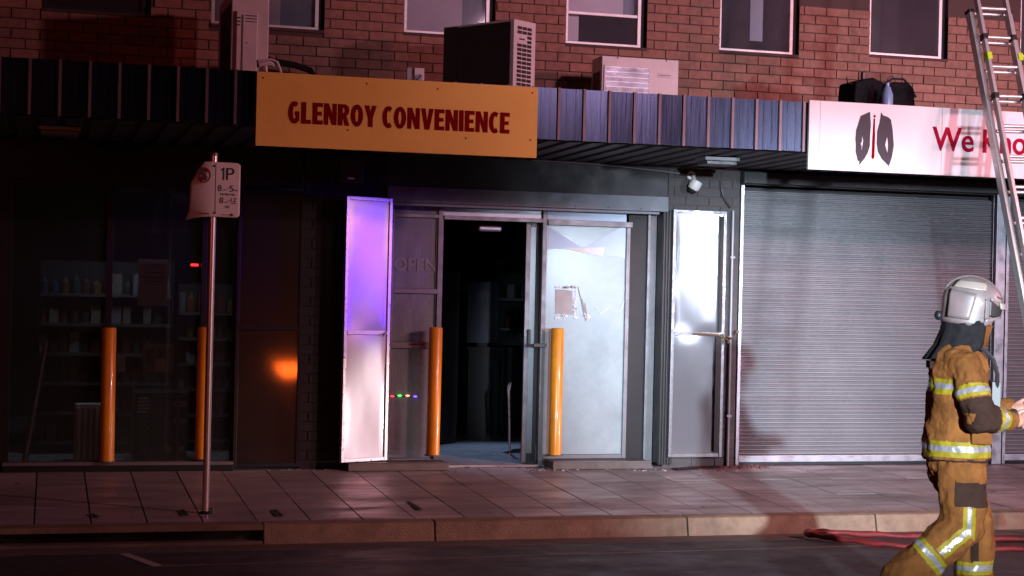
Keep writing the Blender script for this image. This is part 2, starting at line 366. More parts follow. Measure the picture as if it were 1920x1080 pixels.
# signs
def text_mesh(name, s, size, mtl, parent, loc_, xs=1, bold=0, ext=.002, rot=(math.pi/2, 0, 0), align='LEFT', spacing=1, fit=None, **k):
    cu = bpy.data.curves.new(name, 'FONT'); cu.body = s; cu.size = size; cu.extrude = ext; cu.offset = bold; cu.align_x = align; cu.space_character = spacing
    t = bpy.data.objects.new(name, cu); COL.objects.link(t)
    dg = bpy.context.evaluated_depsgraph_get(); me = bpy.data.meshes.new_from_object(t.evaluated_get(dg)); bpy.data.objects.remove(t)
    if fit:
        xsv = [v.co.x for v in me.vertices]; ysv = [v.co.y for v in me.vertices]
        a, b, c0, d0 = min(xsv), max(xsv), min(ysv), max(ysv)
        for v in me.vertices: v.co.x = (v.co.x-a)/(b-a)*fit[0]; v.co.y = (v.co.y-c0)/(d0-c0)*fit[1]
    me.materials.clear(); me.materials.append(mtl)
    o = bpy.data.objects.new(name, me); link(o, parent, **k); o.location = loc_; o.rotation_euler = rot; 
    if not fit: o.scale = (xs, 1, 1)
    return o
ya, yb = at(482, 135, -2.06), at(1009, 167, -2.06)
ys = thing('shop_sign', 'long yellow board reading GLENROY CONVENIENCE in dark red above the open shop', 'sign', (ya.x, -2.06, 2.855))
W_, H_ = yb.x-ya.x, 3.455-2.855
box('sign_board', (0, 0, 0), (W_, .028, H_), K['yellow'], ys, bevel=.003)
SY = {}
def glyph(ch):
    # heavy condensed letters drawn on a 1 x 1 cell: outer polygon minus holes approximated by strokes
    return None
tl, tr_ = at(540, 196, -2.063), at(955, 212, -2.063)
words = [('GLENROY', 540.5, 706, 191, 236), ('CONVENIENCE', 717, 955.5, 204, 249)]
LET = {}
def arc(cx, cz, rx, rz, a0, a1, n=10): return [(cx+rx*math.cos(math.radians(a0+(a1-a0)*i/n)), cz+rz*math.sin(math.radians(a0+(a1-a0)*i/n))) for i in range(n+1)]
def letters(ch):
    T = .30; H = 1.0
    if ch == 'L': return .60, [[(0,0),(.58,0),(.58,.19),(.28,.19),(.28,1),(0,1)]]
    if ch == 'I': return .28, [[(0,0),(.28,0),(.28,1),(0,1)]]
    if ch == 'E': return .60, [[(0,0),(.60,0),(.60,.19),(.28,.19),(.28,.41),(.54,.41),(.54,.59),(.28,.59),(.28,.81),(.60,.81),(.60,1),(0,1)]]
    if ch == 'N': return .76, [[(0,0),(.26,0),(.26,.52),(.48,0),(.76,0),(.76,1),(.50,1),(.50,.50),(.28,1),(0,1)]]
    if ch == 'V': return .76, [[(.24,0),(.52,0),(.76,1),(.49,1),(.38,.36),(.27,1),(0,1)]]
    if ch == 'Y': return .74, [[(.23,0),(.51,0),(.51,.40),(.74,1),(.46,1),(.37,.66),(.28,1),(0,1),(.23,.40)]]
    if ch == 'O':
        o = arc(.37,.5,.37,.52,90,-270,28)[:-1]; i = arc(.37,.5,.10,.31,90,-270,28)[:-1]
        return .74, [[o[k], o[(k+1)%28], i[(k+1)%28], i[k]] for k in range(28)]
    if ch in 'CG':
        o = arc(.37,.5,.37,.52,55,305,22); i = arc(.37,.5,.10,.31,48,312,22)
        q = [[o[k], o[k+1], i[k+1], i[k]] for k in range(22)]
        if ch == 'C':
            q += [[o[0], i[0], (.44,.72), (.62,.72)]] if 0 else []
        else: q += [[(.40,.38),(.66,.38),(.66,.56),(.40,.56)], [(.45,.10),(.66,.10),(.66,.38),(.45,.38)]]
        return (.62 if ch == 'C' else .70), q
    if ch == 'R':
        o = arc(.36,.71,.31,.29,90,-90,12); i = arc(.34,.71,.07,.11,90,-90,12)
        q = [[o[k], o[k+1], i[k+1], i[k]] for k in range(12)]
        q += [[(0,0),(.28,0),(.28,1),(0,1)], [(.28,.82),(.34,.82),(.36,1),(.28,1)], [(.28,.42),(.36,.42),(.34,.60),(.28,.60)], [(.28,.42),(.42,0),(.70,0),(.50,.46),(.36,.48)]]
        return .70, q
    return .3, []
def word(parent, s, width, height, x0, z0, mtl, name='lettering', y=-.003, th=.006, gap=.075):
    tot = sum(letters(ch)[0] for ch in s) + gap * (len(s)-1); sx = width / tot
    x = x0; mb = MB()
    for ch in s:
        wd, polys = letters(ch)
        for p in polys: mb.prism([(x + px * sx, z0 + pz * height) for px, pz in p], y-random.uniform(0,.0008), y+th)
        x += (wd + gap) * sx
    return mb.build(name, mtl, parent)
for s, ua, ub, va, vb in words:
    p = at(ua, va+30, -2.063); q = at(ub, vb-8, -2.063)
    zb = at((ua+ub)/2, (vb + va)/2 + 5 , -2.063).z
    word(ys, s, q.x-p.x, .176, p.x-ya.x, .195, K['redpaint'])
for x, zz in ((.05, H_-.05), (.9, H_-.05), (1.5, H_-.06), (W_-.05, H_-.05), (.75, .16), (1.75, .14), (W_-.06, .15)):
    MB().lathe([(.008, -.004), (.008, .0), (.004, .002)], n=8, m=Matrix.Translation((x, -.001, zz)) @ Matrix.Rotation(math.pi/2, 4, 'X')).build('screw', K['mortar'], ys)
wa = at(1518, 192, -2.06)
wz0, wz1 = 2.865, 3.48
wsn = thing('shop_sign', 'white board with a suit and tie emblem and crimson words We Kno beside the ladder', 'sign', (wa.x, -2.06, wz0))
box('sign_board', (0, 0, 0), (4.5, .03, wz1-wz0), K['white'], wsn, bevel=.003)
for x in (.105, 1.32): box('board_seam', (x, -.0012, .003), (x+.003, 0, wz1-wz0-.003), K['poster'], wsn)
def wp(u, v): p = at(u, v, -2.063); return (p.x - wa.x, p.z - wz0)
def wpoly(name, pts, mtl, y=0): MB().prism([wp(*p) for p in pts], -.003-y, .01).build(name, mtl, wsn)
f = lambda L: [(1500 + x / 4.5, 100 + y / 4.5) for x, y in L]
wpoly('suit_emblem', f([(592,492),(512,528),(490,600),(474,650),(468,720),(472,780),(470,830),(490,912),(503,905),(497,946),(545,888),(572,840),(590,780),(592,700),(598,600)]), K['suit'])
wpoly('suit_emblem', f([(686,497),(672,580),(652,660),(648,760),(658,830),(690,890),(750,952),(775,880),(792,780),(782,640),(768,560),(745,538),(700,522)]), K['suit'])
wpoly('suit_emblem', f([(524,700),(522,745),(512,765),(520,778),(518,818),(532,740)]), K['white'], .002)
wpoly('suit_emblem', f([(735,708),(718,772),(736,838),(741,770)]), K['white'], .002)
wpoly('tie_emblem', f([(622,548),(612,700),(603,880),(615,895),(628,880),(634,700),(634,548)]), K['redpaint'])
wpoly('tie_emblem', f([(630,518),(620,526),(620,536),(630,544),(640,536),(640,526)]), K['redpaint'])
p = at(1748, 282, -2.063); 
text_mesh('lettering', 'We Kno', .29, K['crimson'], wsn, (p.x-wa.x, -.004, p.z-wz0), bold=.004, ext=.003, fit=(at(1924,282,-2.063).x-p.x, .217))
# ------------------------------------------------------------------ shopfront walls
def brick_pier(name, x0, x1, z0, z1, bm_, label, key, mk):
    t = thing(name, label, 'wall', ((x0+x1)/2, 0, z0)); ox = (x0+x1)/2
    box('core', (x0-ox, .0, 0), (x1-ox, .30, z1-z0), K['mortar'] if mk == 'greybrick' else K['blackpaint'], t)
    z = 0; r = 0
    while z + BH < z1 - z0:
        off = (r % 2) * BW / 2; x = x0 - (x0 % BW) - BW + off
        while x < x1:
            a, b = max(x, x0), min(x+BW-G, x1)
            if b-a > .03:
                k = (round(b-a, 3), mk)
                if k not in cache: cache[k] = MB().box((0, -.010, 0), (k[0], .03, BH-G)).build('brick', K[mk], mesh_only=True)
                o = bpy.data.objects.new('brick', cache[k]); link(o, t); o.location = (a-ox, random.uniform(-.001, .001), z)
            x += BW
        z += BH; r += 1
    return t
xA = at(567, 600).x; xB = at(716, 600).x; xC = at(1247, 600).x; xD = at(1381, 600).x
brick_pier('brick_wall', xA, xB+.02, .0, 3.0, None, 'black painted brick wall behind the open purple-lit steel door', 0, 'blackbrick')
brick_pier('brick_wall', xC, xD, .0, 3.0, None, 'grey painted brick pier between the white-lit steel door and the roller shutter', 0, 'greybrick')
# entrance head
eh = thing('fascia_panel', 'charcoal board with a galvanised flashing strip above the shop doorway', 'panel', ((xB+xC)/2, 0, 2.5)); ox = (xB+xC)/2
zfl1 = .5 * (at(716, 349.6).z + at(1246, 366.7).z); zfl0 = zfl1 - .155
box('board', (xB+.022-ox, .0, zfl1-2.5), (xC-.002-ox, .1, .52), K['darkpanel'], eh)
K['flash'] = mat('dull_zinc_flashing', (.10, .105, .125), .5, .4, noise=(.15, .155, .18), nscale=7, rvar=.1)
box('flashing', (xB+.022-ox, -.03, zfl0-2.5), (xC-.002-ox, .1, zfl1-2.5-.002), K['flash'], eh, bevel=.004)
box('flashing_lip', (xB+.022-ox, -.045, zfl0-2.5-.03), (xC-.1-ox, .06, zfl0-2.5-.003), K['flash'], eh, bevel=.004)
for i in range(9): MB().lathe([(.008, 0), (.006, .003)], n=8, m=Matrix.Translation((xB+.2-ox+i*.34, -.031, zfl0-2.5+.022)) @ Matrix.Rotation(math.pi/2, 4, 'X')).build('rivet', K['mortar'], eh)
# entrance glazing  (frame plane Y .10)
EY = .12
def ex(u, v=600): return at(u, v, EY).x
def ez(v, u=960): return at(u, v, EY).z
zt_ = zfl0 - .03
en = thing('entrance_glazing', 'grey aluminium framed shop entrance with soot-hazed glass and an open doorway', 'shopfront', (ex(960), EY, 0)); o0 = Vector((-ex(960), 0, 0))
def eb(name, u0, u1, z0, z1, mt='alu', y0=-.03, y1=.03, parent=None, bevel=.003):
    return MB().box(Vector((ex(u0), y0, z0))+o0, Vector((ex(u1), y1, z1))+o0).build(name, K[mt], parent or en, bevel=bevel)
ztr = ez(414, 960)      # bottom of the transom rail
zpl = .075
eb('mullion', 817, 826.5, zpl, zt_); eb('mullion', 1012, 1020.5, .0, zt_, y0=-.04); eb('mullion', 728, 734, zpl, zt_)
eb('head_rail', 734.2, 816.8, ztr+.115, zt_); eb('head_rail', 826.7, 1011.8, ztr+.115, zt_); eb('head_rail', 1020.7, 1177, ztr+.115, zt_)
eb('transom_rail', 734.2, 816.8, ztr, ztr+.035); eb('transom_rail', 826.7, 1011.8, ztr-.01, ztr+.03, y0=-.05); eb('transom_rail', 1020.7, 1179, ztr-.03, ztr+.025, 'alu', y0=-.06)
eb('pane', 826.7, 1011.8, ztr+.032, ztr+.113, 'galv', -.004, .004, bevel=0); eb('pane', 1020.7, 1170, ztr+.027, ztr+.113, 'bluefilm', -.004, .004, bevel=0)
eb('pane', 734.2, 816.8, ztr+.037, ztr+.113, 'dirtyglass', -.004, .004, bevel=0)
z1 = ez(546, 770); z2 = ez(646, 770)
eb('transom_rail', 734.2, 816.8, z1-.02, z1+.025); eb('transom_rail', 734.2, 816.8, z2-.035, z2+.025)
g1 = eb('pane', 734.2, 814, z1+.027, ztr-.002, 'dirtyglass', -.004, .004, bevel=0)
eb('pane', 734.2, 814, z2+.027, z1-.022, 'dirtyglass', -.004, .004, bevel=0)
eb('pane', 734.2, 814, zpl+.02, z2-.037, 'dirtyglass', -.004, .004, bevel=0)
eb('glazing_bar', 745, 752, z2+.027, z1-.024, 'black', .006, .03); eb('glazing_bar', 813, 816.8, zpl, ztr, 'black', -.012, .02)
eb('red_tag', 768, 796, z2-.005, z2+.012, 'redpaint', -.04, -.031, bevel=0)
text_mesh('lettering', 'OPEN', .2, K['alu'], en, Vector((ex(736), -.009, at(770, 508, EY).z)) + o0, bold=.004, ext=.001, fit=(.42, .125))
# sliding door leaf, standing open
sd = thing('sliding_door', 'narrow aluminium sliding door leaf standing half open behind the mullion', 'door', (ex(1000), EY+.07, 0)); o1 = Vector((-ex(1000), 0, 0))
def sb(name, u0, u1, z0, z1, mt='alu', y0=-.02, y1=.02, bevel=.003): return MB().box(Vector((ex(u0), y0, z0))+o1, Vector((ex(u1), y1, z1))+o1).build(name, K[mt], sd, bevel=bevel)
sb('stile', 986, 995, .03, ztr-.012); sb('stile', 1006, 1012.5, .03, ztr-.012, 'black'); sb('pane', 995.2, 1005.8, .12, ztr-.05, 'frost', -.004, .004, 0); sb('bottom_rail', 995.2, 1005.8, .03, .118, 'black'); sb('top_rail', 995.2, 1005.8, ztr-.048, ztr-.012)
sb('handle', 992, 997, ez(650, 1000), ez(618, 1000), 'black', -.05, -.022); sb('handle', 995, 1020, ez(650, 1000), ez(643, 1000), 'black', -.19, -.16)
# right-hand fixed panel
eb('stile', 1170, 1177, zpl, ztr-.032); eb('bottom_rail', 1020.7, 1169.8, zpl, zpl+.04)
zc = ez(487, 1100)
fp = eb('glass_panel', 1020.7, 1169.8, zpl+.042, ztr-.032, 'frost', -.005, .005, bevel=0)
MB().prism([(ex(1090)+o0.x, ez(466, 1090)), (ex(1169)+o0.x, ez(420, 1150)), (ex(1169)+o0.x, ez(484, 1169)), (ex(1050)+o0.x, ez(466, 1050)), (ex(1024)+o0.x, ez(466, 1024)), (ex(1024)+o0.x, ez(424, 1024))], -.009, -.006).build('blue_film', K['bluefilm'], fp)
MB().prism([(ex(1049)+o0.x, ez(465, 1050)), (ex(1129)+o0.x, ez(464, 1129)), (ex(1128)+o0.x, ez(481, 1128))], -.0115, -.0092).build('torn_film', K['paper'], fp)
nt_ = MB().prism([(ex(1040)+o0.x, ez(542, 1040)), (ex(1072)+o0.x, ez(545, 1072)), (ex(1073)+o0.x, ez(590, 1073)), (ex(1040)+o0.x, ez(588, 1040))], -.010, -.007).build('taped_notice', K['poster'], fp)
tp = MB()
for k in range(46):
    q = random.random(); 
    if k % 3 == 0: u, v = 1037 + 42*q, 539 + random.uniform(-2, 2)
    elif k % 3 == 1: u, v = 1076 + random.uniform(-2, 3), 540 + 56*q
    else: u, v = 1038 + 66*q, 593 + random.uniform(-3, 4)
    sz = random.uniform(.006, .017); x, z = ex(u)+o0.x, ez(v, u)
    tp.prism([(x-sz, z-sz*.5), (x+sz*.3, z-sz), (x+sz, z+sz*.4), (x-sz*.2, z+sz)], -.016, -.0105)
tp.build('tape_and_shards', K['paper'], fp)
for (ua, va, ub, vb) in ((1082, 538, 1096, 598), (1095, 568, 1100, 600), (1104, 590, 1096, 603), (1124, 588, 1146, 572), (1100, 600, 1110, 588), (1090, 560, 1098, 602), (1160, 585, 1170, 563), (1113, 575, 1118, 582)):
    a = Vector((ex(ua)+o0.x, -.009, ez(va, ua))); b = Vector((ex(ub)+o0.x, -.009, ez(vb, ub)))
    MB().tube([a, (a+b)/2 + Vector((.004, 0, .003)), b], [.004, .006, .002], n=5).build('crack', K['paper'] if ub > 1108 else K['poster'], fp)
for k in range(4):
    text_mesh('notice_print', ['DO NOT', 'LEAN ON', 'THIS', 'GLASS'][k], .03, K['print'], fp, Vector((ex(1046)+o0.x, -.0115, ez(556+k*9, 1046))), ext=.0004, fit=(.08 + .02*(k % 2), .018)) if False else None
# dark return and jamb
eb('return_panel', 1178, 1213, .03, zt_+.02, 'blackpaint', .05, .25)
eb('jamb', 1213, 1229, .03, zt_+.02, 'alu', .02, .12)
eb('folded_gate_stack', 1229.5, 1256, .02, zt_+.04, 'blackpaint', -.14, .08)
for k in range(5): eb('gate_stack_rib', 1231+k*5, 1233+k*5, .02, zt_+.03, 'black', -.155, -.141)
# sensor above the doorway
st = at(918, 429, EY-.08)
sn = thing('door_sensor', 'grey rounded motion sensor on the rail above the open doorway', 'sensor', (st.x, EY-.08, st.z))
MB().box((-.12, -.03, -.028), (.12, .03, .028)).build('housing', K['galv'], sn, bevel=.022)
# threshold ledges
for u0, u1, vtop, lb_ in ((650, 838, 857, 'low dark threshold plinth under the left glazing and its bollard'), (1032, 1216, 854, 'low dark threshold plinth under the lit glass panel and its bollard')):
    p, q = at(u0, 868, -.1), at(u1, 868, -.1)
    t = thing('threshold_plinth', lb_, 'plinth', ((p.x+q.x)/2, -.02, 0), group=None)
    w2 = (q.x-p.x)/2
    box('plinth_block', (-w2, -.17, 0), (w2, .13, .07), K['gutter'], t, bevel=.006)
    box('metal_edge', (-w2, -.176, .071), (w2, -.12, .078), K['alu'], t, bevel=.002)
# bollards
def bollard(u, vtop, vbot, Y, lb):
    b = at(u, vbot, Y); tt = at(u, vtop, Y)
    t = thing('bollard', lb, 'bollard', (b.x, Y, b.z), group='amber steel bollards in front of the shop windows')
    h = tt.z - b.z; m = MB().lathe([(.064, 0), (.064, h-.012), (.058, h-.003), (.045, h), (0.001, h+.001)], n=28); m.build('post', K['bollard'], t, smooth=True)
    t.rotation_euler = (0, random.uniform(-.006, .006), 0)
    MB().lathe([(.078, 0), (.078, .008), (.066, .01)], n=24).build('base_plate', K['gutter'], t, smooth=True)
    return t
bollard(200.5, 614, 866, -.07, 'amber bollard in front of the dark display window, nearest the left edge')
bollard(378, 613, 861, .0, 'amber bollard half hidden behind the parking sign pole')
bollard(811, 613, 854, -.07, 'amber bollard at the left side of the open doorway')
bollard(1040, 615, 854, -.07, 'amber bollard in front of the bright hazed glass panel')
# ------------------------------------------------------------------ steel security doors
def sec_door(name, label, base, ang, wd, h, sheet, midz, hinge_right=False, frame='steel', dents=True, latch=True):
    t = thing(name, label, 'door', base, ang)
    fw = .035
    MB().box((0, -.02, 0), (fw, .02, h)).box((wd-fw, -.02, 0), (wd, .02, h)).box((fw, -.019, h-fw), (wd-fw, .019, h)).box((fw, -.019, 0), (wd-fw, .019, fw)).build('frame', K[frame], t, bevel=.004)
    MB().box((fw, -.024, midz-.018), (wd-fw, .02, midz+.018)).build('mid_rail', K[frame], t, bevel=.004)
    for k, (za, zb) in enumerate(((fw, midz-.018), (midz+.018, h-fw))):
        n = 14; mm = 20; vs = []; fs = []
        for j in range(mm+1):
            for i in range(n+1):
                x = fw + (wd-2*fw)*i/n; z = za + (zb-za)*j/mm; e = min(i, n-i, j, mm-j) > 0
                vs.append((x, -.006 + ((math.sin(x*9+k)*math.sin(z*4.3+k*2)*.0035 + random.uniform(-.0004, .0004))*(dents) if e else 0), z))
        fs = [(j*(n+1)+i, j*(n+1)+i+1, (j+1)*(n+1)+i+1, (j+1)*(n+1)+i) for j in range(mm) for i in range(n)]
        MB().add(vs, fs).build('sheet_panel', K[sheet], t, smooth=True)
    MB().box((fw+.004, .004, fw), (wd-fw-.004, .008, h-fw)).build('backing_sheet', K['black'], t)
    return t
a = at(643, 620, -.23); bq = at(731, 620, -.03)
ang = math.atan2(bq.y-a.y, bq.x-a.x)
z_b, z_t = .085, 2.575
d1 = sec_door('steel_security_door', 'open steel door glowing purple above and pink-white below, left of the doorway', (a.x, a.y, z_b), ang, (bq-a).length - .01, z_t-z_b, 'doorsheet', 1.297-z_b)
MB().tube([(.43, -.03, 1.18), (.43, -.045, 1.2), (.47, -.03, 1.22)], .008, n=6).build('latch', K['steel'], d1)
a = at(1257, 620, -.05); b = at(1357.5, 620, -.05)
zb_, zt2 = at(1300, 857, -.05).z, at(1300, 394, -.05).z
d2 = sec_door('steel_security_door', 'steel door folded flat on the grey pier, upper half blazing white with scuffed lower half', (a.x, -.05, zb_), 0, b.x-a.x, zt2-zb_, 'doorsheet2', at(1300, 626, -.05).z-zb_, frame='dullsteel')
wd = b.x-a.x; mz = at(1300, 626, -.05).z-zb_
MB().box((wd-.10, -.045, .05), (wd-.045, -.022, mz-.03)).box((wd-.075, -.045, mz+.03), (wd-.045, -.022, zt2-zb_-.05)).build('black_edge_strip', K['blackpaint'], d2)
lt = MB().tube([(wd*.4, -.04, mz+.002), (wd*.62, -.045, mz+.0), (wd*.85, -.05, mz-.01), (wd-.02, -.07, mz-.035), (wd+.015, -.09, mz-.06)], .011, n=8)
lt.tube([(wd-.04, -.05, mz), (wd+.05, -.09, mz-.04), (wd+.11, -.07, mz+.03)], .008, n=8).lathe([(.0, -.018), (.018, -.01), (.02, .005), (.0, .018)], c=(wd+.11, -.075, mz+.035), n=10).lathe([(.0, -.02), (.018, -.012), (.02, .005), (.0, .018)], c=(wd+.005, -.10, mz-.075), n=10)
lt.build('latch', K['brass'], d2, smooth=True)
a = at(441, 620, -.02); b = at(566, 620, -.02); zb_, zt2 = .03, at(500, 356, -.02).z
d3 = sec_door('steel_security_door', 'closed glossy black panel door with an orange reflection, right of the dark display window', (a.x, -.02, zb_), 0, b.x-a.x, zt2-zb_, 'blackgloss' if 'blackgloss' in K else 'blackpaint', at(500, 615, -.02).z-zb_, frame='blackpaint', dents=.12)
K['blackgloss'] = mat('gloss_black_enamel', (.006, .006, .006), .30, coat=.8, nscale=4)
K['blackgloss'].node_tree.nodes['Principled BSDF'].inputs['Coat Roughness'].default_value = .06
for ch in d3.children:
    if ch.name.startswith('sheet_panel'): ch.data.materials[0] = K['blackgloss']
# ------------------------------------------------------------------ left display window
DY = .04
def dx(u, v=600): return at(u, v, DY).x
xl = .5*(at(30, 350, DY).x + at(12, 870, DY).x); xm = at(205, 500, DY).x; xr1 = at(385, 620, DY).x; xr2 = at(441, 620, DY).x - .002
zs_, ztp = .085, at(220, 352, DY).z
dw = thing('display_window', 'wide dark display window with two panes in black frames at the left', 'window', (1.2, DY, 0)); od = Vector((-1.2, 0, 0))
def db(name, x0, x1, z0, z1, mt='blackpaint', y0=-.03, y1=.03, bevel=.003, parent=None): return MB().box(Vector((x0, y0, z0))+od, Vector((x1, y1, z1))+od).build(name, K[mt], parent or dw, bevel=bevel)
db('frame_post', xl-.05, xl, 0, ztp+.05); db('mullion', xm-.03, xm+.03, zs_, ztp, y0=-.035); db('frame_post', xr1-.05, xr1, zs_, ztp, y0=-.04)
db('head_rail', xl, xr2, ztp, ztp+.05); db('sill', xl-.05, xr2, .0, zs_, 'alu', -.10, .03); db('sill_front', xl-.05, xr2, .0, zs_-.03, 'blackpaint', -.115, -.101)
p1 = db('pane', xl, xm-.031, zs_, ztp, 'glass', -.004, .004, 0); p2 = db('pane', xm+.031, xr1-.051, zs_, ztp, 'glass', -.004, .004, 0); db('pane', xr1+.001, xr2-.03, zs_, ztp, 'glass', -.004, .004, 0)
db('fascia_board', -3.5, at(566, 350).x, ztp+.052, 3.0, 'blackpaint', -.03, .05)
db('wall_end', -3.5, xl-.052, 0, ztp+.052, 'blackpaint', -.03, .2)
db('frame_post', xr2-.028, xr2, 0, ztp, y0=-.03)
def wpos(u, v, Y): p = at(u, v, Y); return p
def sheet(name, label, cat, u0, v0, u1, v1, Y, mt, parts=(), th=.004):
    a, b = at(u0, v1, Y), at(u1, v0, Y); t = thing(name, label, cat, ((a.x+b.x)/2, Y, a.z)); w_, h_ = b.x-a.x, b.z-a.z
    box('sheet', (-w_/2, 0, 0), (w_/2, th, h_), K[mt], t)
    for (x0, z0, x1, z1) in parts: box('print', (-w_/2+x0*w_, -.002, z0*h_), (-w_/2+x1*w_, 0, z1*h_), K['print'], t)
    return t
sheet('poster', 'white printed notice taped inside the right pane of the dark display window', 'poster', 258, 487, 316, 573, DY+.012, 'paper', [(.12,.86,.88,.875), (.2,.70,.8,.72), (.14,.60,.9,.62), (.2,.52,.8,.53), (.25,.46,.75,.47)])
sheet('notice', 'pale square sheet taped low inside the right pane behind the sign pole', 'notice', 267, 645, 327, 698, DY+.012, 'poster', [(.1,.2,.35,.8), (.45,.5,.9,.85)])
sheet('label', 'small cream label overlapping the pale square sheet', 'label', 291, 673, 309, 697, DY+.008, 'paper', [(.15,.2,.85,.25), (.15,.5,.85,.55)], th=.002)
sheet('label', 'small blue-white label just right of the leftmost bollard', 'label', 218, 668, 235, 697, DY+.012, 'paper')
# things behind the display window
IY = .55
def cabinet(name, label, cat, u0, u1, v0, v1, Y, dep, mt):
    a, b = at(u0, v1, Y), at(u1, v0, Y); t = thing(name, label, cat, ((a.x+b.x)/2, Y, .02)); w_ = b.x-a.x; h_ = b.z-.02
    box('cabinet', (-w_/2, 0, 0), (w_/2, dep, h_), K[mt], t, bevel=.008); return t, w_, h_
t, w_, h_ = cabinet('drinks_fridge', 'black drinks cooler with a striped dome logo and vertical lettering behind the glass', 'fridge', 248, 352, 735, 868, IY, .5, 'black')
for k in range(5): box('logo_stripe', (-w_/2+.04, -.004, h_-.07-k*.032), (-w_/2+.04+[.09,.11,.12,.11,.09][k], 0, h_-.053-k*.032), K['paper'], t)
text_mesh('lettering', 'ethon', .14, mat('olive_print', (.20, .20, .07), .7), t, (-w_/2+.135, -.002, .08), rot=(math.pi/2, math.radians(-90), 0), ext=.001, fit=(.36, .09))
for q in ((.12, .30), (.12, .14)): box('label', (.13, -.004, h_-q[1]), (.25, 0, h_-q[1]+.05), K['poster'], t)
for q in (.08, .2): MB().lathe([(.03, 0), (.03, .004)], n=14, m=Matrix.Translation((q, 0, .12)) @ Matrix.Rotation(math.pi/2, 4, 'X')).build('badge', K['poster'], t)
box('chrome_post', (-w_/2-.012, -.02, 0), (-w_/2, 0, h_+.1), K['steel'], t); box('chrome_post', (w_/2-.1, -.02, 0), (w_/2-.075, 0, h_*.95), K['alu'], t)
t, w_, h_ = cabinet('radiator', 'white fluted heater panel behind the leftmost bollard', 'heater', 138, 196, 758, 866, IY, .2, 'acwhite')
for k in range(5): box('flute', (-w_/2+.02+k*w_/5, -.02, .03), (-w_/2+.02+k*w_/5+.03, 0, h_-.03), K['acwhite'], t, bevel=.006)
a = at(45, 866, .35); b = at(88, 640, .35)
t = thing('pale_pole', 'pale pole leaning diagonally inside the left pane of the display window', 'pole', (a.x, .35, .02)); MB().tube([(0, 0, 0), (b.x-a.x, .1, b.z-.02)], [.03, .018], n=10).build('shaft', K['galv'], t, smooth=True)
# shelving of stock behind the panes and inside the shop
prodm = [mat('stock_' + n_, c_, .6) for n_, c_ in (('brown', (.10,.05,.03)), ('cream', (.20,.18,.15)), ('blue', (.03,.045,.09)), ('red', (.11,.02,.02)), ('green', (.03,.07,.045)), ('grey', (.2,.2,.22)), ('orange', (.15,.07,.03)))]
pm_cache = {}
def prod(parent, x, y, z, w_, d_, h_, mi):
    k = (round(w_, 2), round(h_, 2), mi, round(d_, 2))
    if k not in pm_cache:
        if mi % 2: mb = MB().box((-w_/2, -d_/2, 0), (w_/2, d_/2, h_))
        else: mb = MB().lathe([(w_/2, 0), (w_/2, h_*.65), (w_/5, h_*.85), (w_/5, h_)], n=10)
        pm_cache[k] = mb.build('packet', prodm[mi], mesh_only=True)
    o = bpy.data.objects.new('packet' if mi % 2 else 'bottle', pm_cache[k]); link(o, parent); o.location = (x, y, z)
def shelf_unit(label, x, y, w_, h_, levels, rz=0, n=9, dense=.8):
    t = thing('shelf_unit', label, 'shelf', (x, y, .02), rz)
    box('back_panel', (-w_/2, .3, 0), (w_/2, .32, h_), K['void'], t)
    for sx in (-w_/2, w_/2-.02): box('side_panel', (sx, 0, 0), (sx+.02, .298, h_), K['black'], t)
    for k in range(levels):
        z = .1 + k*(h_-.15)/(levels); box('shelf', (-w_/2+.021, .01, z), (w_/2-.021, .298, z+.02), K['darkpanel'], t)
        box('price_rail', (-w_/2+.021, 0, z-.01), (w_/2-.021, .009, z+.022), K['alu'], t)
        for i in range(n):
            if random.random() < dense: prod(t, -w_/2 + (i+.5)*w_/n, .15, z+.022, [.07, .09][i % 2], .12, random.choice([.14, .2, .17]), random.randrange(7))
    return t
shelf_unit('stocked shelf unit behind the left pane of the dark display window', .55, 1.3, 1.3, 1.9, 6, n=13, dense=.95)
shelf_unit('stocked shelf unit behind the poster in the display window', 1.75, 1.5, 1.0, 1.7, 6, n=10, dense=.95)
shelf_unit('tall dim shelf unit standing just inside the doorway on its left', 3.72, 2.6, 1.3, 1.9, 5, rz=-.9)
shelf_unit('tall dim shelf unit along the back of the shop', 6.3, 4.3, 2.0, 2.0, 5, n=12)
ct = thing('counter', 'dark serving counter deep inside the shop doorway', 'counter', (5.55, 3.3, .02))
box('counter_body', (-.8, 0, 0), (.8, .6, 1.0), K['black'], ct); box('counter_top', (-.82, -.02, 1.002), (.82, .62, 1.03), K['darkpanel'], ct)
p = at(906, 560, 3.4)
sc = thing('display_screen', 'pale grey-blue rectangular screen standing on the counter in the dark shop', 'screen', (p.x, 3.4, 1.052))
hh = at(906, 528, 3.4).z - 1.052; box('screen_panel', (-.19, 0, .04), (.19, .03, hh), mat('dim_screen', (.09, .10, .13), .5), sc, bevel=.005); box('stand', (-.06, .0, 0), (.06, .03, .038), K['black'], sc)
# interior shell
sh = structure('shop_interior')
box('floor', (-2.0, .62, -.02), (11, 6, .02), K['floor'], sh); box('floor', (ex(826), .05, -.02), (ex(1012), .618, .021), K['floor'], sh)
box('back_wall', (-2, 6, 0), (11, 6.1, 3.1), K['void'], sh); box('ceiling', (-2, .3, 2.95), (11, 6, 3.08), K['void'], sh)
box('partition_wall', (at(560, 600).x+.2, .32, .02), (at(560, 600).x+.3, 6, 2.94), K['void'], sh); box('partition_wall', (at(1240, 600).x, .32, .02), (at(1240, 600).x+.1, 6, 2.94), K['void'], sh); box('partition_wall', (-2, .3, 0.02), (-1.9, 6, 2.94), K['void'], sh)
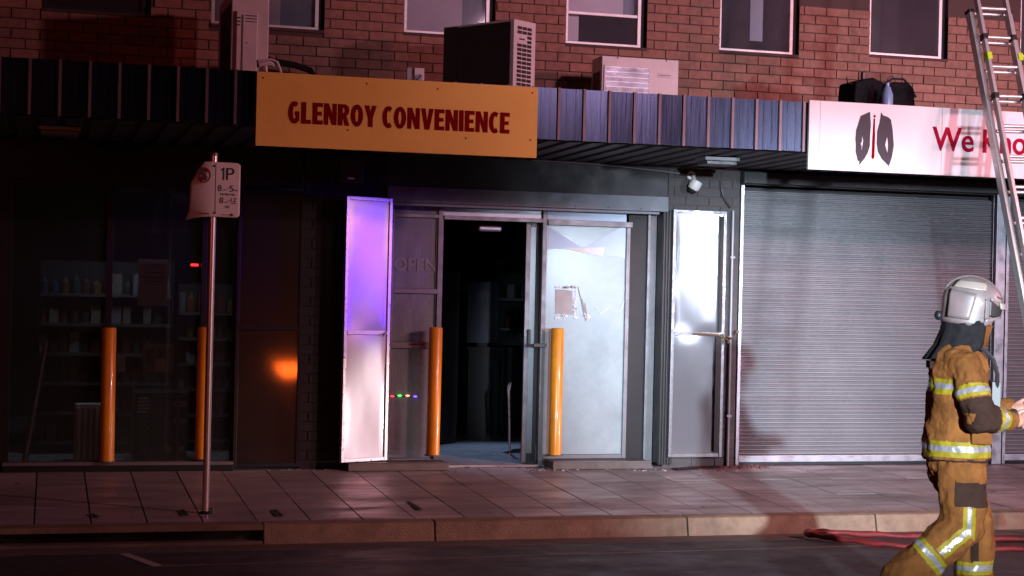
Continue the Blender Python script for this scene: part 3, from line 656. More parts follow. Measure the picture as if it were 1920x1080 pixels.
# coloured reflections in the low pane, added as glowing blobs, red light behind display window
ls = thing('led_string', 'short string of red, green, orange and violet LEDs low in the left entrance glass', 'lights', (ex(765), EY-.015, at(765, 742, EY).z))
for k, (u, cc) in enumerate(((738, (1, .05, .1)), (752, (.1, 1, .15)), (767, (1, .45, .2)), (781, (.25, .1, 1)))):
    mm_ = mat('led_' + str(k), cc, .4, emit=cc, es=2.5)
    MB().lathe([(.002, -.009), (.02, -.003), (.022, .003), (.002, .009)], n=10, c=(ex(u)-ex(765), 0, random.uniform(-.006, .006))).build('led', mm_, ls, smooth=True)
MB().tube([(ex(734.5)-ex(765), .004, .002), (0, .004, -.006), (ex(788)-ex(765), .004, .002)], .004, n=6).build('cord', K['black'], ls)  # added cord joining the reflection blobs
p = at(365, 497, .3)
rl = thing('indicator_light', 'small glowing red light behind the display glass next to the sign pole', 'light', (p.x, .3, p.z))
MB().box((-.035, 0, -.01), (.035, .02, .012)).build('lens', K['ledred'], rl, bevel=.006); box('bracket', (-.04, .022, -.03), (.04, .05, .03), K['black'], rl)
# crowbar
p = gr(961, 857, .0); q = at(957, 716, p.y+.02)
cb = thing('crowbar', 'steel crowbar standing upright in the doorway with a curved claw on top', 'crowbar', (p.x, p.y+.12, .022))
h = q.z-.03
MB().tube([(0, 0, 0), (-.008, .0, h*.45), (-.02, 0, h*.78)], .013, n=8).build('shaft', K['steel'], cb, smooth=True)
MB().tube([(-.02, 0, h*.78), (-.022, 0, h*.86), (-.01, 0, h*.94), (.006, 0, h)], [.015, .014, .010, .004], n=8).tube([(-.02, 0, h*.8), (-.032, 0, h*.88), (-.03, 0, h*.95), (-.012, 0, h*.99)], [.012, .010, .008, .003], n=8).build('claw', K['steel'], cb, smooth=True)
MB().lathe([(.03, 0), (.03, .012), (.016, .03)], n=10).build('foot', K['brass'], cb, smooth=True)
bl_ = thing('dark_cloth', 'crumpled dark cloth lying on the lit shop floor beside the crowbar', 'cloth', (p.x+.1, p.y+.22, .022))
MB().add([(-.16, 0, 0), (0, -.03, .0), (.16, .02, .05), (.2, .1, .02), (0, .1, .03), (-.05, .05, .02)], [(0,1,5), (1,2,4), (2,3,4), (1,4,5)]).build('cloth_sheet', K['rubber'], bl_)
# ------------------------------------------------------------------ roller shutters
def shutter(u0, u1, vt, label):
    a, b = at(u0, 600, .05), at(u1, 600, .05); zt_s = at((u0+u1)/2 if u1 < 1900 else 1600, vt, .05).z
    t = thing('roller_shutter', label, 'shutter', ((a.x+b.x)/2, .05, .0)); w2 = (b.x-a.x)/2; gh = .04
    n = 9; prof = []
    sh_ = .0395
    for i in range(n+1):
        q = i/n; prof.append((-.013*math.sin(math.pi*min(1, q/.82)) if q < .82 else .004, q*sh_))
    vs = [(-w2+gh, y, z) for y, z in prof] + [(w2-gh, y, z) for y, z in prof]
    me = MB().add(vs, [(i, i+1, i+n+2, i+n+1) for i in range(n)]).build('slat', K['shutter'], mesh_only=True, smooth=True)
    z = .105
    while z + sh_ < zt_s:
        o = bpy.data.objects.new('slat', me); link(o, t); o.location = (0, random.uniform(-.001, .001), z); z += sh_
    box('bottom_rail', (-w2+gh, -.022, .03), (w2-gh, .012, .104), K['galv'], t, bevel=.008)
    for sx in (-w2, w2-gh+.001): box('guide_channel', (sx, -.035, .0), (sx+gh-.002, .03, zt_s+.02), K['galv'], t, bevel=.004)
    box('backing', (-w2, .05, 0), (w2, .06, zt_s), K['void'], t)
    return t, w2, zt_s
s1, w2, zts = shutter(1382, 1861, 360, 'wide steel roller shutter closed behind the firefighter')
s2, w3, _ = shutter(1881, 2250, 360, 'steel roller shutter at the right edge behind the ladder')
a, b = at(1862, 600, 0).x, at(1880, 600, 0).x
ps = thing('steel_column', 'slim blue-grey column between the two roller shutters', 'column', ((a+b)/2, 0, 0)); box('shaft', (-(b-a)/2, -.03, 0), ((b-a)/2, .1, zts+.03), K['galv'], ps, bevel=.006)
a = at(1384, 330).x
hd = thing('shutter_head_box', 'dull grey housing panel above the roller shutters below the white sign', 'panel', (a+2, 0, zts))
zz1 = at(1400, 322, -.12).z - zts; zz0 = at(1400, 343, -.12).z - zts
box('housing_panel', (-1.98, -.12, zz0), (5, .12, zz1), K['darkpanel'], hd, bevel=.004)
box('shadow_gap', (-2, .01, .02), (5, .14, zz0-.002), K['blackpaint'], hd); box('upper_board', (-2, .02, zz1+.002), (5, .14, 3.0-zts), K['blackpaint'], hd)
# ------------------------------------------------------------------ pipes, cables, camera, lights under the awning
p0, p1_ = at(1368, 395, -.03), at(1365, 866, -.03)
dp = thing('downpipe', 'pale vertical conduit pipe running down the pier beside the shutter', 'pipe', (p0.x+.035, -.04, 0))
MB().tube([(0, 0, .0), (0, 0, p0.z)], .016, n=12).build('pipe', K['conduit'], dp, smooth=True)
for z in (.5, 1.3, 2.1): box('clip', (-.025, -.02, z), (.025, .03, z+.02), K['conduit'], dp)
a, b = at(1352, 338, -.03), at(1366, 390, -.03)
cbk = thing('black_cable', 'black cable hanging in a curve above the white-lit door', 'cable', (a.x, -.02, a.z))
MB().tube([(0, 0, 0), (0, -.01, -.06), (.02, -.02, -.15), (.06, -.015, -.22), (b.x-a.x+.02, -.01, b.z-a.z)], .009, n=8).build('cable_run', K['black'], cbk, smooth=True)
pts = [at(u, v, -.04) for u, v in ((996, 300), (1080, 305), (1160, 312), (1250, 322), (1297, 329))]
cb2 = thing('black_cable', 'thin cable sagging along the board from the yellow sign to the dome camera', 'cable', tuple(pts[0]))
MB().tube([p - pts[0] for p in pts], .008, n=6).build('cable_run', K['conduit'], cb2, smooth=True)
p = at(1303, 347, -.12)
cc = thing('dome_camera', 'white drum-shaped security camera on the grey pier above the lit door', 'camera', (p.x, -.12, p.z))
R1 = Matrix.Rotation(math.radians(25), 4, 'Y') @ Matrix.Rotation(math.radians(15), 4, 'X')
MB().lathe([(.02, .055), (.055, .05), (.062, .0), (.058, -.03), (.05, -.045)], n=20, m=R1).build('housing', K['acwhite'], cc, smooth=True)
MB().lathe([(.048, -.04), (.045, -.065), (.03, -.082), (.005, -.088)], n=18, m=R1).build('dome', K['black'], cc, smooth=True)
MB().tube([(0, 0, .05), (.0, .05, .09), (0, .11, .1)], .015, n=8).lathe([(.045, 0), (.045, .02)], n=14, m=Matrix.Translation((0, .12, .1)) @ Matrix.Rotation(math.pi/2, 4, 'X')).build('bracket', K['acwhite'], cc)
for u, v, Y, lb in ((1345, 297, -1.15, 'grey batten light under the awning near the roller shutter'), (112, 241, -1.15, 'dim batten light under the awning at the left edge')):
    p = at(u, v, Y); t = thing('batten_light', lb, 'light', (p.x, Y, 2.985), group=None)
    box('diffuser', (-.15, -.12, -.05), (.15, .12, -.012), K['alu'], t, bevel=.008); box('base', (-.17, -.13, -.01), (.17, .13, .02), K['conduit'], t)
p = at(655, 322, -.15)
fl = thing('speaker_box', 'black wall speaker with a tiny white badge above the purple-lit door', 'speaker', (p.x, -.15, p.z))
box('cabinet', (-.1, -.08, -.11), (.12, .13, .12), K['black'], fl, bevel=.015); box('badge', (-.03, -.085, -.075), (.035, -.0805, -.06), K['paper'], fl)
MB().tube([(.12, .0, .1), (.17, .02, .0), (.16, .03, -.12), (.2, .1, -.16)], .008, n=6).tube([(-.1, .0, .1), (-.16, .03, .02), (-.15, .05, -.12)], .012, n=6).build('wires', K['black'], fl)
# ------------------------------------------------------------------ things on the awning roof
RZ = 3.372
def ac_grille(mb, x0, x1, z0, z1, nx, nz, y): 
    for i in range(nx+1):
        x = x0+(x1-x0)*i/nx; mb.box((x-.003, y-.006, z0), (x+.003, y, z1))
    for j in range(nz+1):
        z = z0+(z1-z0)*j/nz; mb.box((x0, y-.007, z-.004), (x1, y-.001, z+.004))
# unit 3: faces the street
a, b = at(1129, 104, -.85), at(1273, 108, -.85)
t = thing('air_conditioner', 'air conditioner outdoor unit facing the street with a ribbed fan grille', 'air conditioner', ((a.x+b.x)/2, -.85, RZ), group='air conditioner units on the awning')
w2 = (b.x-a.x)/2; H3 = a.z - RZ
box('casing', (-w2, 0, .06), (w2, .30, H3), K['acwhite'], t, bevel=.008)
gx0, gx1 = -w2+.035, -w2+.035+.43
box('fan_recess', (gx0, -.004, .1), (gx1, -.001, H3-.10), K['black'], t); g = MB(); ac_grille(g, gx0, gx1, .1, H3-.10, 40, 8, -.005); g.build('grille', K['galv'], t)
g = MB().box((gx0-.012, -.014, H3-.098), (gx1+.012, 0, H3-.085)).box((gx0-.014, -.014, .08), (gx0-.002, 0, H3-.099)).box((gx1+.002, -.014, .08), (gx1+.014, 0, H3-.099)); g.build('grille_frame', K['acwhite'], t)
box('badge', (w2-.21, -.003, H3-.175), (w2-.06, -.001, H3-.13), K['paper'], t); box('badge_mark', (w2-.20, -.005, H3-.155), (w2-.08, -.0035, H3-.15), mat('blue_badge_print', (.05, .08, .3), .5), t)
for x in (-w2+.15, w2-.13): box('clip', (x, -.004, H3-.02), (x+.01, -.001, H3-.005), K['black'], t)
for x in (-w2+.06, w2-.12): box('foot', (x, .02, 0), (x+.06, .28, .058), K['black'], t)
for k in range(10): box('side_fin', (-w2-.003, .05+k*.022, .12), (-w2-.001, .06+k*.022, H3-.14), K['black'], t)
# unit 2: turned, dark coil to the left
p = at(962, 120, -1.35); ztop = at(962, 35, -1.35).z
t = thing('air_conditioner', 'air conditioner outdoor unit turned sideways, dark back to the left and slotted white end', 'air conditioner', (p.x, -1.35, RZ), math.radians(33), group='air conditioner units on the awning')
L2, D2, H2 = .86, .30, ztop - RZ
box('casing', (0.004, .0, .05), (D2, L2, H2), K['acwhite'], t, bevel=.006)
box('coil', (-.004, .04, .07), (.002, L2-.22, H2-.02), K['acdark'], t); box('coil_guard', (-.006, L2-.21, .07), (.002, L2-.18, H2-.02), K['black'], t); box('rear_panel', (-.006, L2-.17, .06), (.003, L2-.005, H2-.01), K['darkpanel'], t)
sl = MB()
nx, nz = 3, 16; sx0, sx1, sz0, sz1 = .045, D2-.055, .1, H2-.05
for i in range(nx):
    for j in range(nz):
        if i < 2 and j in (nz-3, nz-4): continue
        cw = (sx1-sx0)/nx; chh = (sz1-sz0)/nz; x = sx0+i*cw; z = sz0+j*chh
        sl.box((x+.005, -.004, z+.006), (x+cw-.005, -.001, z+chh-.006))
sl.build('slot', K['black'], t, kind='stuff')
box('badge_mark', (sx0+.03, -.005, sz0+(nz-3.2)*(sz1-sz0)/nz), (sx0+.10, -.002, sz0+(nz-2.9)*(sz1-sz0)/nz), K['black'], t)
for y in (.05, L2-.15): box('foot', (.02, y, 0), (D2-.02, y+.08, .048), K['black'], t)
# unit 1
p = at(432, 120, -1.25)
t = thing('air_conditioner', 'leftmost air conditioner outdoor unit, its pink-lit service panel facing the street', 'air conditioner', (p.x, -1.25, RZ), math.radians(2), group='air conditioner units on the awning')
q = at(503, 120, -1.25); W1 = q.x-p.x; H1 = .86
box('casing', (0, 0, .05), (W1, .82, H1), K['acwhite'], t, bevel=.01); box('coil', (-.004, .03, .07), (-.001, .60, H1-.1), K['acdark'], t); box('coil_guard', (-.006, .62, .07), (-.001, .64, H1-.1), K['darkpanel'], t)
box('service_cover', (.04, -.028, .10), (W1-.10, -.001, H1-.17), K['acwhite'], t, bevel=.008)
for k in range(3): box('vent_slot', (.115, -.031, H1-.21-k*.025), (W1-.11, -.0285, H1-.203-k*.025), K['black'], t); box('vent_slot', (.045, -.031, H1-.235-k*.03), (.075, -.0285, H1-.225-k*.03), K['black'], t)
box('cover_seam', (.088, -.0335, .1), (.10, -.0285, H1-.2), K['conduit'], t)
MB().lathe([(.006, 0), (.006, .004)], n=8, m=Matrix.Translation((.13, -.029, .42)) @ Matrix.Rotation(math.pi/2, 4, 'X')).build('screw', K['black'], t)
MB().tube([(W1-.09, -.03, .27), (W1+.02, -.05, .29), (W1+.07, -.05, .27), (W1+.10, -.05, .2), (W1+.12, -.05, .08)], .012, n=8).tube([(W1-.08, -.02, .24), (W1+.02, -.03, .26), (W1+.05, -.02, .24)], .022, n=8).build('pipe', K['acwhite'], t, smooth=True)
MB().tube([(W1-.03, -.02, .26), (W1-.02, -.03, .18), (W1-.02, -.03, .05)], .016, n=8).build('valve', K['acwhite'], t, smooth=True)
for y in (.06, .66): box('foot', (.02, y, 0), (W1-.02, y+.08, .048), K['black'], t)
a, b = at(512, 115, -.3), at(585, 125, -.3)
t = thing('black_cable', 'thick black lagged pipe running from the leftmost air conditioner to the wall', 'pipe', tuple(a))
MB().tube([(-.1, -.3, -.02), (0, 0, 0), (.2, .02, -.02), (b.x-a.x, .1, -.05), (b.x-a.x+.06, .12, -.14), (b.x-a.x+.06, .12, -.28)], .03, n=10).build('cable_run', K['rubber'], t, smooth=True)
p = at(783, 150, -1.3)
t = thing('isolator_switch', 'small white isolator switch box behind the top edge of the yellow sign', 'switch', (p.x, -1.3, RZ))
hz = at(783, 127, -1.3).z - RZ
box('post', (-.09, .02, 0), (-.05, .05, hz), K['conduit'], t); box('switch_box', (-.03, 0, hz-.24), (.06, .06, hz), K['acwhite'], t, bevel=.006)
MB().lathe([(.03, 0), (.03, .008)], n=16, m=Matrix.Translation((.012, -.001, hz-.085)) @ Matrix.Rotation(math.pi/2, 4, 'X')).build('dial', K['conduit'], t)
MB().box((-.006, -.016, -.028), (.006, -.009, .028), m=Matrix.Translation((.012, 0, hz-.085)) @ Matrix.Rotation(.7, 4, 'Y')).build('knob', K['black'], t)
MB().tube([(-.25, 0, 0), (-.16, 0, hz*.35), (-.09, .02, hz*.45)], .009, n=6).tube([(.06, .02, hz*.5), (.15, .02, hz*.25), (.28, .02, .02)], .012, n=6).build('wires', K['conduit'], t)
# kit bags
a, b = at(1598, 190, -1.5), at(1642, 190, -1.5); zb = at(1620, 146, -1.5).z
t = thing('black_case', 'black equipment case standing on the awning under the far right window', 'case', ((a.x+b.x)/2, -1.5, RZ), .1); w2 = (b.x-a.x)/2
MB().prism([(-w2, 0), (w2+.12, 0), (w2+.13, zb-RZ-.04), (w2-.02, zb-RZ+.015), (-w2+.03, zb-RZ-.04)], 0, .3).build('shell', K['rubber'], t, bevel=.02)
box('antenna_stub', (.045, .1, zb-RZ-.01), (.085, .14, zb-RZ+.075), K['black'], t, bevel=.008)
MB().tube([(-w2+.03, .05, zb-RZ-.06), (-w2-.03, .05, zb-RZ-.05), (-w2-.045, .05, zb-RZ)], .006, n=6).build('strap', K['black'], t)
a, b = at(1655, 190, -1.55), at(1714, 190, -1.55); zb = at(1685, 152, -1.55).z-RZ
t = thing('backpack', 'dark backpack with a carry strap slumped beside the black case on the awning', 'bag', ((a.x+b.x)/2, -1.55, RZ), -.1); w2 = (b.x-a.x)/2
MB().prism([(-w2+.03, 0), (w2-.02, 0), (w2+.02, .10), (w2, zb-.06), (w2-.05, zb-.01), (-.02, zb-.005), (-w2+.04, zb-.03), (-w2, zb*.5)], 0, .26).build('sack', K['rubber'], t, bevel=.04)
MB().prism([(-w2+.07, .03), (w2-.05, .03), (w2-.04, zb*.5), (-w2+.08, zb*.5)], -.05, 0).build('pocket', K['rubber'], t, bevel=.02)
MB().tube([(-w2+.04, .1, zb-.03), (-.03, .08, zb+.03), (.08, .08, zb+.03), (w2-.01, .08, zb-.04), (w2+.03, .05, zb-.14)], .011, n=8).build('strap', K['black'], t, smooth=True)
p = at(1661, 190, -1.62); t = thing('water_bottle', 'pale blue bottle wedged between the case and the backpack on the awning', 'bottle', (p.x-.01, -1.66, RZ), 0)
MB().lathe([(.05, 0), (.055, .02), (.055, zb*.62), (.03, zb*.8), (.02, zb*.82), (.02, zb*.9)], n=16).build('bottle_body', mat('blue_plastic', (.25, .33, .52), .25), t, smooth=True)
MB().tube([(.0, 0, zb*.88), (.0, 0, zb), (.05, 0, zb+.03), (.08, 0, zb-.02)], .004, n=6).build('loop', K['black'], t)
# ------------------------------------------------------------------ parking sign
b0 = gr(385, 966, slope*2.82*1.0-.004); 
PY = b0.y
ptop = at(401.5, 290, PY)
pk = thing('parking_sign', 'bent white parking sign with 1P and No Standing S symbol on a galvanised pole', 'sign', (b0.x, PY, b0.z))
lean = Vector((ptop.x-b0.x, 0, ptop.z-b0.z))
MB().tube([(0, 0, 0), lean], .0275, n=20).build('pole', mat('galvanised_pole', (.66, .63, .68), .30, .75), pk, smooth=True)
MB().lathe([(.031, -.01), (.031, .012), (.02, .016)], n=16, c=tuple(lean)).build('pole_cap', K['alu'], pk, smooth=True)
MB().lathe([(.06, 0), (.05, .02), (.032, .035)], n=14).tube([(.03, -.02, .05), (.05, -.02, .06), (.06, -.03, .02)], .008, n=6).build('collar', K['black'], pk, smooth=True)
# plate: rounded rectangle bent at the left side
def pl(u, v): q_ = at(u, v, PY-.035); return q_.x-b0.x, q_.z-b0.z
x_l, z_t2 = pl(362, 302); x_r, z_b2 = pl(449, 408); x_m, _ = pl(402, 350)
def bend(x, z):
    # left half curls back, strongest at its top and bottom corners
    d = max(0, (x_m - x) / (x_m - x_l)); h_ = (z - z_b2) / (z_t2 - z_b2)
    return d*d*(.05 + .10*abs(h_-.45)**1.5) * .9, -d*d*.02*(1-h_)*1.0
vs = []; fs = []; nx, nz = 26, 26
X0 = x_l - .02
def inside(i, j):
    return True
outline = {}
for j in range(nz+1):
    h_ = j/nz
    # left outline from the photo: bottom-left sticks out, upper-left corner is folded back
    le = pl(355 + 4*h_ + (0 if h_ < .62 else (h_-.62)/.38*22) - (5*(1-h_/.12) if h_ < .12 else 0), 400)[0]
    if h_ > .9: le += -.0 
    re = x_r
    rr = .022; zz = z_b2 + (z_t2-z_b2)*h_
    dzv = min(zz-z_b2, z_t2-zz)
    if dzv < rr: re = x_r - (rr - math.sqrt(max(0, rr*rr-(rr-dzv)**2)))
    for i in range(nx+1):
        x = le + (re-le)*i/nx; dy, dz = bend(x, zz)
        vs.append((x, -.035+dy, zz+dz - (x-x_m)*.012))
fs = [(j*(nx+1)+i, j*(nx+1)+i+1, (j+1)*(nx+1)+i+1, (j+1)*(nx+1)+i) for j in range(nz) for i in range(nx)]
plate = MB().add(vs, fs).build('sign_plate', K['white'], pk, smooth=True)
so_ = plate.modifiers.new('s', 'SOLIDIFY'); so_.thickness = .002; so_.offset = 1
K['signblk'] = mat('sign_black_print', (.05, .045, .05), .5)
def stxt(s_, u, v, wpx, hpx, mt='signblk', dy=-.0395):
    x, z = pl(u, v); sc_ = (pl(500, v)[0]-pl(400, v)[0])/100
    return text_mesh('lettering', s_, .1, K[mt], pk, (x, dy, z - (x-x_m)*.012), bold=.0, ext=.0005, fit=(wpx*sc_, hpx*sc_))
stxt('P', 424, 337, 15.5, 22.5); x, z = pl(415, 337); x2, z2_ = pl(421, 314.5); MB().prism([(x+.012, z), (x2, z), (x2, z2_), (x+.014, z2_), (x, z2_-.014), (x, z2_-.026), (x+.012, z2_-.018)], -.0405, -.0385).build('lettering', K['signblk'], pk); stxt('8', 408.5, 358, 7, 11.5); stxt('AM', 418, 357, 6, 2.6); stxt('-', 426.5, 353.5, 3, 1.2); stxt('5', 430.5, 359, 7.5, 11.5); stxt('PM', 440, 358, 6, 2.6)
stxt('MON-FRI', 413.5, 366, 27, 4); stxt('8', 411.5, 381, 7, 11.5); stxt('AM', 421, 380, 6, 2.6); stxt('-', 428.5, 377, 3, 1.2); stxt('12', 433, 378, 9.5, 7.5); stxt('NOON', 433.5, 382, 9.5, 2.4); stxt('SAT', 421.5, 389.5, 10, 4.5)
x, z = pl(415, 402.5); k_ = (pl(500, 400)[0]-pl(400, 400)[0])/100
MB().prism([(x, z-.002), (x+17*k_, z-.002), (x+17*k_, z-.012), (x+24*k_, z), (x+17*k_, z+.012), (x+17*k_, z+.002), (x, z+.002)], -.041, -.038).build('arrow', K['signblk'], pk)
x, z = pl(369, 398.5)
MB().prism([(x, z-.004), (x+23*k_, z-.008), (x+23*k_, z-.002), (x, z+.004)], -.04, -.034).build('arrow', K['redpaint'], pk)
x, z = pl(381.5, 328)
rg = MB(); n = 28
for k in range(n):
    a0, a1 = 2*math.pi*k/n, 2*math.pi*(k+1)/n; ro, ri = .056, .049
    rg.prism([(x+ro*math.cos(a0), z+ro*math.sin(a0)*1.1), (x+ro*math.cos(a1), z+ro*math.sin(a1)*1.1), (x+ri*math.cos(a1), z+ri*math.sin(a1)*1.1), (x+ri*math.cos(a0), z+ri*math.sin(a0)*1.1)], -.037, -.031)
rg.prism([(x+.028, z+.05), (x+.036, z+.045), (x-.018, z-.055), (x-.027, z-.05)], -.0395, -.036)
rg.build('prohibition_ring', K['redpaint'], pk)
text_mesh('lettering', 'S', .1, K['signblk'], pk, (x-.027, -.038, z-.045), bold=.003, ext=.0005, fit=(.055, .092))
x, z = pl(403, 400); MB().box((x-.002, -.039, z), (x+.002, -.0375, z_t2-.01)).build('centre_line', K['signblk'], pk)
for v in (311, 399): 
    x, z = pl(403.5, v); MB().lathe([(.009, 0), (.009, .006), (.004, .009)], n=10, m=Matrix.Translation((x, -.039, z)) @ Matrix.Rotation(math.pi/2, 4, 'X')).build('bolt', K['conduit'], pk)
# ------------------------------------------------------------------ hose, debris
pts = [gr(u, v, -.19) for u, v in ((1990, 1040), (1900, 1036), (1800, 1034), (1700, 1030), (1620, 1022), (1560, 1014), (1522, 1008), (1512, 1004.5), (1530, 1003), (1580, 1005), (1660, 1009), (1760, 1013), (1860, 1016), (1990, 1020))]
hs = thing('fire_hose', 'red fire hose doubled back in a loop on the road against the kerb', 'hose', tuple(pts[7]))
def smoothpts(P_, n=6):
    out = []
    for i in range(len(P_)-1):
        p0_, p1x, p2, p3 = P_[max(i-1, 0)], P_[i], P_[i+1], P_[min(i+2, len(P_)-1)]
        for k in range(n):
            t_ = k/n; out.append(.5*((2*p1x) + (-p0_+p2)*t_ + (2*p0_-5*p1x+4*p2-p3)*t_*t_ + (-p0_+3*p1x-3*p2+p3)*t_**3))
    return out + [P_[-1]]
MB().tube([p - pts[7] + Vector((0, 0, .024 + .004*math.sin(i_*1.3))) for i_, p in enumerate(smoothpts(pts))], [.024 + .004*math.sin(i_*.9) for i_ in range(len(smoothpts(pts)))], n=12).build('hose_body', K['hose'], hs, smooth=True)
db_ = MB(); 
for k in range(260):
    x = random.uniform(at(1290, 870).x, at(1430, 870).x); y = -abs(random.gauss(.06, .08)); sz = random.uniform(.004, .016)
    db_.box((x-sz, y-sz, slope*-y), (x+sz, y+sz, slope*-y+sz*.7), m=None)
db_.build('debris_scatter', K['rust'], kind='stuff', label='reddish rubble strewn at the foot of the steel door by the pier', cat='debris')
db_ = MB()
for k in range(200):
    x = random.uniform(at(838, 870).x, at(1230, 870).x); y = random.gauss(-.05, .14); sz = random.uniform(.003, .011); z = slope*-y if y < 0 else .003
    db_.box((x-sz, y-sz, z), (x+sz*1.4, y+sz, z+sz*.6))
for k in range(90):
    x = random.uniform(at(480, 870).x, at(700, 870).x); y = -abs(random.gauss(0, .05)); sz = random.uniform(.003, .01)
    db_.box((x-sz, y-sz, slope*-y), (x+sz, y+sz, slope*-y+sz*.6))
db_.build('glass_fragments', K['galv'], kind='stuff', label='small glass fragments scattered along the shop threshold', cat='debris')
gm_ = MB()
for k in range(46):
    x = random.uniform(-.5, 10); y = random.uniform(-2.7, -.1); r_ = random.uniform(.008, .022)
    gm_.add([(x+r_*math.cos(q*.785)*random.uniform(.8, 1.2), y+r_*math.sin(q*.785), slope*-y+.0035) for q in range(8)], [tuple(range(8))])
gm_.build('gum_spots', K['asphalt'], pave, kind='stuff')
mp = thing('metal_plate', 'dark rusty plate lying on the pavement in front of the pier', 'plate', (gr(1290, 874, 0).x, -.2, .002), .35)
box('plate_sheet', (-.28, -.05, -.003), (.28, .05, .012), K['blackpaint'], mp, bevel=.003)
for (u, v, l_, wd_, a_) in ((770, 948, .62, .03, -1.56), (516, 962, .36, .05, -1.55), (340, 962, .34, .05, -1.5), (172, 968, .2, .05, -1.4)):
    p = gr(u, v, slope*2.5)
    t = thing('kerb_drain_slot', {770: 'long dark drainage slot crossing the pavement edge at the kerb joint', 516: 'short dark slot in the pavement edge right of the sign pole', 340: 'short dark slot in the pavement edge just left of the sign pole', 172: 'small dark slot in the kerb farthest left'}[u], 'drain', (p.x, p.y, slope*-p.y), a_+math.pi/2*0, group='drain slots in the kerb edge')
    box('slot_recess', (-l_/2, -wd_/2, -.003), (l_/2, wd_/2, .003), K['void'], t); box('slot_edge', (-l_/2, wd_/2+.001, -.003), (l_/2, wd_/2+.014, .006), K['alu'], t)
# ------------------------------------------------------------------ ladder
A1 = at(1818, 25, -2.12); A0 = at(1921, 575, -3.0)
dirL = (A1-A0).normalized(); foot = A0 + dirL * ((-.07 - A0.z) / dirL.z)
ld = thing('ladder', 'aluminium extension ladder leaning over the white sign against the awning at the right edge', 'ladder', tuple(foot))
wv = Vector((1, 0, 0)); wv = (wv - dirL*wv.dot(dirL)).normalized(); nv = wv.cross(dirL).normalized()
Rm = Matrix((wv, nv, dirL)).transposed().to_4x4()
def lb(name, a, b, mt='ladder', bev=.006): return MB().box(a, b, m=Rm).build(name, K[mt], ld, bevel=bev)
L1 = (A1-foot).length
for sx in (0, .40): lb('rail', (sx-.022, -.04, 0), (sx+.022, .035, L1)); lb('rail_cap', (sx-.027, -.045, L1+.001), (sx+.027, .04, L1+.03), 'black')
for sx in (.052, .348): lb('fly_rail', (sx-.018, .045, L1*.28), (sx+.018, .10, L1+2.2))
k = 0; z = .3
while z < L1+2.1:
    if z < L1: MB().tube([Rm @ Vector((.022, 0, z)), Rm @ Vector((.378, 0, z))], .016, n=10).build('rung', K['ladder'], ld, smooth=True)
    if z > L1*.3: MB().tube([Rm @ Vector((.07, .072, z+.02)), Rm @ Vector((.33, .072, z+.02))], .017, n=10).build('rung', K['ladder'], ld, smooth=True)
    if z > L1-.9 and k % 2 == 0:
        for sx in (.052, .348): lb('rung_collar', (sx-.026, .040, z-.01), (sx+.026, .106, z+.045), 'black')
    z += .29; k += 1
for sx in (.03, .348): lb('lime_clip', (sx-.0, .036, L1-.50), (sx+.05, .109, L1-.43), 'lime')
for sx in (0, .40): lb('foot_pad', (sx-.035, -.05, -.0), (sx+.035, .05, .06), 'black')
# ------------------------------------------------------------------ firefighter
FG = Vector((4.86, -7.35, zroad(-7.35)))
def seg(mb, p, q, r0, r1, n=14, sq=1.0):
    p, q = Vector(p), Vector(q); d = (q-p); L = d.length; t = d.normalized() if L > 1e-6 else Vector((0, 0, 1))
    a = t.cross(Vector((0, 1, 0)));
    if a.length < .1: a = t.cross(Vector((1, 0, 0)))
    a.normalize(); b = t.cross(a)
    rings = []
    for k in range(1, 6): th = math.pi/2*(1-k/5); rings.append((-math.sin(th)*r0, math.cos(th)*r0))
    for k in range(1, 5): rings.append((L*k/5, r0+(r1-r0)*k/5))
    for k in range(0, 5): th = math.pi/2*k/5; rings.append((L+math.sin(th)*r1, math.cos(th)*r1))
    vs = []
    for h_, r in rings:
        for k in range(n):
            q_ = 2*math.pi*k/n; vs.append(p + t*h_ + (a*math.cos(q_) + b*math.sin(q_)*sq)*max(r, .002))
    m_ = len(rings); fs = [(i*n+k, i*n+(k+1) % n, (i+1)*n+(k+1) % n, (i+1)*n+k) for i in range(m_-1) for k in range(n)]
    mb.add(vs, fs + [tuple(range(n))[::-1], tuple((m_-1)*n+k for k in range(n))])
def ell(mb, c_, r, n=18, m_=12, rot=None):
    vs = []
    for i in range(m_+1):
        th = math.pi*i/m_
        for k in range(n):
            q_ = 2*math.pi*k/n; p = Vector((r[0]*math.sin(th)*math.cos(q_), r[1]*math.sin(th)*math.sin(q_), r[2]*math.cos(th)))
            if rot: p = rot @ p
            vs.append(Vector(c_)+p)
    mb.add(vs, [(i*n+k, (i+1)*n+k, (i+1)*n+(k+1) % n, i*n+(k+1) % n) for i in range(m_) for k in range(n)])
def loft(mb, rings, n=28, p=2.3):
    # rings: (cx, cy, z, rx, ry)
    vs = []
    for cx, cy, z, rx, ry in rings:
        for k in range(n):
            q_ = 2*math.pi*k/n; cs, sn_ = math.cos(q_), math.sin(q_)
            vs.append((cx+rx*abs(cs)**(2/p)*math.copysign(1, cs), cy+ry*abs(sn_)**(2/p)*math.copysign(1, sn_), z))
    m_ = len(rings); mb.add(vs, [(i*n+k, i*n+(k+1) % n, (i+1)*n+(k+1) % n, (i+1)*n+k) for i in range(m_-1) for k in range(n)] + [tuple(range(n))[::-1], tuple((m_-1)*n+k for k in range(n))])
